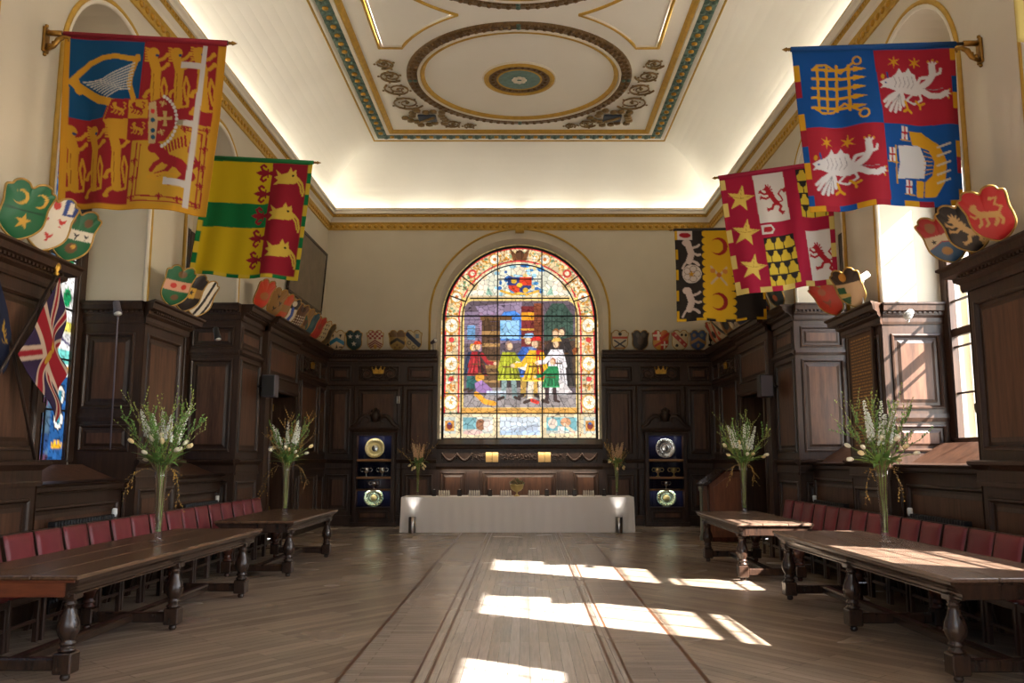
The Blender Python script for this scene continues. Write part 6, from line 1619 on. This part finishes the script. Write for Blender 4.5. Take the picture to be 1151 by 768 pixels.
for sx, cx in (('left', -3.465), ('right', 3.495)):
    t = empty('display_case', (cx, CY, 0), label='tall carved oak display case of silver %s' % ('left of the head table' if sx == 'left' else 'right of the head table'), cat='cabinet', group='silver display cases')
    W, D_ = .5, .24
    mb = MB()
    for s in (-1, 1): mb.box(s*(W-.045)-.045, s*(W-.045)+.045, 0, D_, 0, 2.2, 0, .008)
    mb.box(-W+.09, W-.09, .0, D_, 2.13, 2.2, 0); mb.box(-W+.09, W-.09, 0, D_, .40, .45, 0)
    mb.box(-W-.03, W+.03, -.03, D_, 0, .1, 0, .012)
    mb.build('carcass', M['oak'], t)
    mb = MB(); fr = Fr((0, 0, 0), (1, 0, 0), (0, -1, 0)); cell(mb, fr, -W+.09, W-.09, .1, .42, .05); mb.build('base_panel', WM, t)
    mb = MB(); mb.box(-W+.09, W-.09, D_-.03, D_-.01, .45, 2.13); mb.build('velvet_backing', M['navy'], t)
    for z0, z1 in ((.83, .87), (1.11, 1.16), (1.52, 1.57)):
        mb = MB(); mb.box(-W+.09, W-.09, .02, D_-.03, z0, z1, 0, .004); mb.build('shelf', plain('shelf_edge', (150, 104, 62), .45), t)
    mb = MB()                                          # swan-neck pediment
    mould(mb, fr, -W, W, [(0, 2.2), (.05, 2.2), (.06, 2.24), (.1, 2.27), (.11, 2.32), (0, 2.32)], 0, .9)
    mb.box(-W-.06, W+.06, -.06, D_, 2.3, 2.33)
    for s in (-1, 1):
        P = [(.58, 2.34), (.5, 2.36), (.42, 2.43), (.36, 2.52), (.28, 2.59), (.2, 2.6), (.13, 2.55), (.13, 2.48), (.19, 2.45), (.24, 2.49), (.22, 2.53)]
        mb.tube([(s*x, .06, z) for x, z in P], [.045, .055, .06, .062, .062, .058, .05, .042, .036, .03, .024], 8)
        mb.prism([(s*x, z) for x, z in [(.56, 2.32), (.46, 2.38), (.36, 2.5), (.27, 2.58), (.1, 2.5), (0, 2.5), (0, 2.32)]], lambda a, b, d: (a, d, b), .03, .12)
    mb.tube([(0, .04, 2.46), (0, .03, 2.6), (0, .03, 2.72)], [.08, .11, .075], 10)
    for a, z in ((-.09, 2.62), (.09, 2.62), (-.06, 2.72), (.06, 2.72), (0, 2.76), (0, 2.55)): mb.ico((a, .02, z), .05)
    mb.build('carved_pediment', M['oak'], t)
    mb = MB(); mb.box(-W+.09, W-.09, .02, .024, .45, 2.13); mb.build('glass_front', M['clear'], t)
    g = 'silver in the %s display case' % sx
    bx = cx
    plate((bx, CY+.12, 1.83), .235, (M['silverg'] if sx == 'left' else M['silver'], M['silver']), 'round embossed %s plate at the top of the %s display case' % ('gilt' if sx == 'left' else 'silver', sx), g)
    plate((bx, CY+.12, .66), .235, (M['greenish'] if 'greenish' in M else M.setdefault('greenish', plain('greenish_silver', (186, 206, 180), .25, 1.)), M['silverg']), 'greenish silver oval dish at the bottom of the %s display case' % sx, g, .88)
    for d in (-.19, .19): cup((bx+d, CY+.11, 1.16), 1.25, M['silver'] if sx == 'left' else M['silverg'], 'two-handled cup on the upper shelf of the %s case, %s of the pair' % (sx, 'left' if d < 0 else 'right'), g)
    cup((bx, CY+.11, .87), 1.05, M['silver'], 'small two-handled silver cup on the lower shelf of the %s case' % sx, g)
# gilt panels in the carved frieze
for x, sd in ((-.66, 'left'), (.6, 'right')):
    t = empty('gilt_plaque', (x, Y1-.19, 1.62), label='pale gold double plaque set in the carved frieze, %s of centre' % sd, cat='plaque', group='gilt plaques under the great window')
    for s in (-1, 1):
        mb = MB(); mb.box(s*.077-.073, s*.077+.073, -.05, 0, -.12, .12, 0, .006); mb.build('leaf_panel', plain('pale_gilt', (222, 182, 116), .4, .15), t)
# white switch on the panelling
mb = MB(); mb.box(-.035, .035, -.015, 0, -.09, .09, 0, .005); o = mb.build('wall_switch', M['whitep']); o.location = (-2.95, Y1-.153, 3.0); tag(o, 'small white switch plate on the end wall panelling', 'switch')
mb = MB(); mb.box(-.012, .012, -.022, -.014, -.02, .02, 0, .003); mb.build('rocker', M['grey'], o)
# dark wall lights beside the corner shields
for x, sd in ((-4.72, 'left'), (4.70, 'right')):
    mb = MB(); mb.tube([(0, 0, 0), (0, -.06, .03), (.0, -.09, .1)], .014, 6); mb.lathe([(.02, .08), (.045, .12), (.05, .28), (.03, .3)], (0, -.1, 0), 10); mb.lathe([(.03, -.02), (.06, .0), (.03, .03)], (0, -.03, 0), 10)
    o = mb.build('wall_light', M['lead']); o.location = (x, Y1-.004, 4.36); tag(o, 'small black wall light in the %s corner above the panelling' % sd, 'wall light', 'black corner lights')

# ================================================================== side wall things
# loudspeakers by the doors
for sg, sd in ((-1, 'left'), (1, 'right')):
    t = empty('loudspeaker', (sg*(HW-.36), 15.2, 2.88), (0, 0, 0 if sg < 0 else 0), label='dark box loudspeaker mounted beside the %s doorway' % sd, cat='speaker', group='loudspeakers by the doorways')
    mb = MB(); mb.box(-.12, .12, -.12, .12, -.2, .2, 0, .012); mb.build('cabinet', M['grey'] if sg < 0 else M['black'], t)
    mb = MB(); mb.box(-.105, .105, -.125, -.118, -.185, .185, 0, .003); mb.build('grille', M['black'] if sg < 0 else M['grey'], t)
    mb = MB(); mb.tube([(sg*.1, 0, 0), (sg*.23, 0, 0)], .02, 6); mb.build('bracket', M['black'], t)
# framed picture on the left wall, tipped forward
t = empty('framed_picture', (-HW+.1, 18.55, 5.75), (0, .07, 0), label='large dark framed picture high on the left wall beside the yellow banner', cat='picture')
mb = MB()
for a, b, c_, d in ((-1.45, 1.45, -.75, -.68), (-1.45, 1.45, .68, .75), (-1.45, -1.38, -.68, .68), (1.38, 1.45, -.68, .68)): mb.box(-.03, .03, a, b, c_, d, 0, .01)
mb.build('frame', M['tdark'], t)
mb = MB(); mb.box(-.02, .01, -1.38, 1.38, -.68, .68); mb.build('canvas', wood('old_canvas', (104, 92, 76), (128, 112, 94), .35, (2, 2, 2)), t)
# radiators under the windows
for sg, cy, sd in ((-1, 9.68, 'left'), (1, 9.78, 'right'), (-1, 13.12, 'far left'), (1, 13.2, 'far right')):
    t = empty('radiator', (sg*(HW-.0), cy-.02, 0), label='black column radiator under the %s window bay' % sd, cat='radiator', group='black radiators')
    mb = MB()
    for k in range(21):
        y = -.62+k*.062
        for q in (-.03, .03): mb.tube([(q, y, .12), (q, y, .92)], .017, 6)
        mb.box(-.045, .045, y-.02, y+.02, .88, .935, 0, .008); mb.box(-.045, .045, y-.02, y+.02, .1, .14, 0, .008)
    for y in (-.62, .62): mb.box(-.03, .03, y-.015, y+.015, 0, .12)
    mb.build('columns', M['black'], t)
    mb = MB(); mb.lathe([(.022, .9), (.032, .93), (.032, .99), (.02, 1.0)], (-sg*.0, .72, 0), 12); mb.build('valve_knob', M['whitep'], t)
    mb = MB(); mb.tube([(0, .72, 0), (0, .72, .9)], .012, 6); mb.tube([(0, .60, .88), (0, .72, .88)], .012, 6); mb.build('valve_pipe', M['black'], t)
# small spotlights
def spot(c, d, mat, label, pole=0.):
    t = empty('spotlight', c, label=label, cat='spotlight', group='small wall spotlights')
    d = Vector(d).normalized()
    P = [tuple(d*k) for k in (-.08, -.07, .03, .1, .115)]
    mb = MB(); mb.tube(P, [.03, .042, .045, .055, .055], 14); mb.build('lamp_head', mat, t)
    mb = MB(); mb.tube([tuple(d*.114), tuple(d*.118)], .046, 14); mb.build('lens', M['whitep'], t)
    mb = MB(); mb.tube([(0, 0, -.03), (0, .04, -.1), (0, .07, -.1-pole)], .011, 6); mb.build('stand', mat, t)
    return t
spot((-HW-.22, 10.55, 3.5), (.35, -.4, -.85), M['grey'], 'grey spotlight on a tall pole at the left window bay', 1.7)
spot((-HW+.34, 12.5, 3.46), (.3, -.2, -.9), M['black'], 'small dark spotlight below the striped shield on the left')
spot((HW+.2, 10.6, 3.42), (-.5, -.7, -.35), M['whitep'], 'white spotlight in the sunlit right window bay')
spot((HW-.2, 10.98, 3.98), (-.75, .3, -.5), M['whitep'], 'white spotlight behind the cream shield on the right pier', .3)
spot((-2.12, Y1-.18, 4.42), (.5, -.6, .2), M['grey'], 'grey spotlight at the left foot of the window arch', .12)
# honours board on the right pier
hb = Cv(160, 260, (84, 58, 36), box=(0, 0, 1, 1.5)); rs = random.Random(9)
for i in range(34):
    y = .06+i*.042; x = .08
    while x < .92:
        L_ = rs.uniform(.04, .16); hb.line([(x, y), (min(x+L_, .93), y)], .014, (168, 124, 62)); x += L_+.035
t = empty('honours_board', (HW-.085, 11.5, 2.5), label='tall oak board of gold lettering on the right middle pier', cat='board')
sheet('lettered_panel', hb, lambda u, v: np.stack([np.full_like(u, .0), (.5-u)*.78, .78-1.56*v], -1), 90, 160, M['paint'], t, smooth=False, thick=.01)
mb = MB()
for a, b, c_, d in ((-.43, .43, .78, .83), (-.43, .43, -.83, -.78), (-.43, -.39, -.78, .78), (.39, .43, -.78, .78)): mb.box(-.02, .025, a, b, c_, d, 0, .008)
mb.build('frame', M['oak'], t)
# engraved plate on the near left pier
mb = MB(); mb.box(0, .012, -.28, .28, -.12, .12, 0, .004); o = mb.build('wall_plaque', plain('dull_pewter', (96, 92, 90), .45, .3)); o.location = (-HW+.052, 7.5, 1.98); tag(o, 'dull grey engraved plaque low on the near left pier', 'plaque')
mb = MB()
for k in range(7): mb.box(.012, .014, -.24, .24, -.09+.028*k, -.085+.028*k)
mb.build('engraved_line', M['lead'], o)
# small metal catch on the right pier
mb = MB(); mb.box(-.012, 0, -.05, .05, -.02, .02, 0, .004); mb.tube([(-.012, -.03, 0), (-.03, 0, .01), (-.012, .03, 0)], .008, 6); o = mb.build('drawer_handle', M['lead']); o.location = (HW-.075, 8.45, 1.5); tag(o, 'dark metal handle on the near right pier', 'handle')
# lectern by the right doorway
t = empty('lectern', (4.02, 17.0, 0), label='red brown oak lectern with a sloping top, behind the far right table', cat='lectern')
mb = MB(); prof = [(-.32, .06), (.34, .06), (.34, 1.36), (.02, 1.36), (-.32, 1.1)]
mb.prism(prof, lambda a, b, d: (a, d, b), -.3, .3); mb.build('body', wood('lectern_oak', (92, 50, 30), (128, 74, 46), .4), t)
mb = MB(); mb.prism([(-.22, .2), (.26, .2), (.26, 1.22), (.04, 1.22), (-.22, 1.03)], lambda a, b, d: (a, d, b), -.315, -.3); mb.build('side_panel', wood('lectern_panel', (112, 62, 38), (140, 84, 52), .4), t)
mb = MB()
for p, q in zip(prof, prof[1:]+prof[:1]): mb.tube([(p[0], -.305, p[1]), (q[0], -.305, q[1])], .022, 6)
mb.box(-.36, .38, -.33, .33, 0, .08, 0, .012); mb.build('moulding', M['tleg'], t)
mb = MB(); mb.prism([(-.42, 1.06), (-.36, 1.06), (.0, 1.36), (.0, 1.4), (-.42, 1.09)], lambda a, b, d: (a, d, b), -.33, .33); mb.build('book_rest', M['tdark'], t)
mb = MB(); mb.lathe([(.05, .0), (.05, .1), (.03, .12), (.03, .95), (.05, .97), (.055, 1.05)], (-.42, -.1, 0), 14); mb.build('pillar', plain('pale_column', (120, 122, 108), .4), t)
# ================================================================== light, sky, camera
w = bpy.data.worlds.new('World'); S.world = w; w.use_nodes = True
nt = w.node_tree; bg = nt.nodes['Background']
sk = nt.nodes.new('ShaderNodeTexSky'); sk.sky_type = 'NISHITA'; sk.sun_disc = False; sk.sun_elevation = math.radians(37); sk.sun_rotation = math.radians(120)
mxs = nt.nodes.new('ShaderNodeMix'); mxs.data_type = 'RGBA'; mxs.inputs[0].default_value = .6; mxs.inputs[7].default_value = (3.0, 2.95, 2.85, 1)
nt.links.new(sk.outputs[0], mxs.inputs[6]); nt.links.new(mxs.outputs[2], bg.inputs['Color']); bg.inputs['Strength'].default_value = 1.

# added pale building mass beyond the right-hand windows, shuts sun from the farthest bay
mb = MB()
mb.box(8.2, 11.5, 10.3, 24, -.2, 10.5); mb.box(8.1, 11.6, 10.2, 24, 10.5, 10.9)
for k in range(3):
    for z in (1.2, 4.6, 7.6): mb.box(8.15, 8.2, 12.2+k*3.6, 13.6+k*3.6, z, z+2.1)
tag(mb.build('sun_blocking_building', plain('sun_blocker_pale', (246, 242, 236), .9)), 'added pale building outside the right-hand windows that blocks the sun', 'building')

def light(name, typ, loc, energy, col=(1, 1, 1), rot=None, look=None, **kw):
    L = bpy.data.lights.new(name, typ); L.energy = energy; L.color = col
    for k, v in kw.items(): setattr(L, k, v)
    o = bpy.data.objects.new(name, L); COL.objects.link(o); o.location = loc
    if rot: o.rotation_euler = rot
    if look is not None: o.rotation_euler = (Vector(look)).to_track_quat('-Z', 'Y').to_euler()
    return o
SUN = Vector((-1, .6, -.87))
light('sun', 'SUN', (20, -10, 20), 24, (1, .96, .90), look=SUN, angle=math.radians(.6))
WARM = (1, .945, .82)
# cove lighting strips lying in the trough of the cornice
for k in range(6):
    x = -3.95+k*1.58
    light('cove_strip', 'AREA', (x, Y1-.1, 7.73), 2.0, WARM, look=(0, -.6, 1), shape='RECTANGLE', size=1.38, size_y=.08)
for sg in (-1, 1):
    for k in range(10):
        light('cove_strip', 'AREA', (sg*(HW-.1), -2.6+k*2.42, 7.73), 4.1, WARM, rot=(PI, sg*.54, 0), shape='RECTANGLE', size=.08, size_y=2.3)
for a, b in FW:
    o = light('window_portal', 'AREA', ((a+b)/2, Y0-.35, (FZ[0]+FZ[1])/2), 1, look=(0, 1, 0), shape='RECTANGLE', size=b-a, size_y=FZ[1]-FZ[0])
    o.data.cycles.is_portal = True
for x in (-2.29, 2.15):                                  # beams of the two floor uplighters
    light('uplighter_beam', 'SPOT', (x, 18.52,   .36), 5.5, (1, .97, .92), rot=(PI-.2, 0, 0), spot_size=math.radians(62), spot_blend=1., shadow_soft_size=.03)
for x in (-3.465, 3.495):                                # strip lamps inside the display cases
    light('case_lamp', 'AREA', (x, CY+.05, 2.12), 1.1, (1, .98, .93), look=(0, .25, -1), shape='RECTANGLE', size=.7, size_y=.03)
    light('case_lamp', 'AREA', (x, CY+.05, .825), .9, (1, .98, .93), look=(0, .35, -1), shape='RECTANGLE', size=.7, size_y=.03)
# added warm fill lights under the ledges, to brighten the end wall dado
light('ledge_fill', 'AREA', (0, Y1-.27, 1.745), 5, (1, .86, .68), look=(0, -.25, -1), shape='RECTANGLE', size=3.7, size_y=.03)
light('ledge_fill', 'AREA', (0, Y1-.33, 1.335), 7, (1, .86, .68), look=(0, .2, -1), shape='RECTANGLE', size=3.7, size_y=.03)
# daylight portals in the openings
for cy in BAYS[1]:
    o = light('window_portal', 'AREA', (XW+.1, cy, 3.58), 1, look=(-1, 0, 0), shape='RECTANGLE', size=1.86, size_y=3.5)
    o.data.cycles.is_portal = True

cam = bpy.data.cameras.new('camera'); co = bpy.data.objects.new('camera', cam); COL.objects.link(co)
cam.sensor_width = 36; cam.lens = 950/1151*36; cam.shift_x = -(590-575.5)/1151
co.location = (.13, 0, 1.6); co.rotation_euler = (PI/2+math.atan(131/950), 0, 0)
cam.clip_start = .05; cam.clip_end = 200
S.camera = co
S.view_settings.view_transform = 'Standard'; S.view_settings.look = 'None'; S.view_settings.gamma = 1
S.view_settings.use_curve_mapping = False; S.view_settings.exposure = 1.25
S.cycles.use_denoising = True
S.cycles.max_bounces = 10; S.cycles.diffuse_bounces = 6; S.cycles.glossy_bounces = 4; S.cycles.transmission_bounces = 8; S.cycles.transparent_max_bounces = 16
S.cycles.sample_clamp_indirect = 6; S.cycles.caustics_reflective = False; S.cycles.caustics_refractive = False
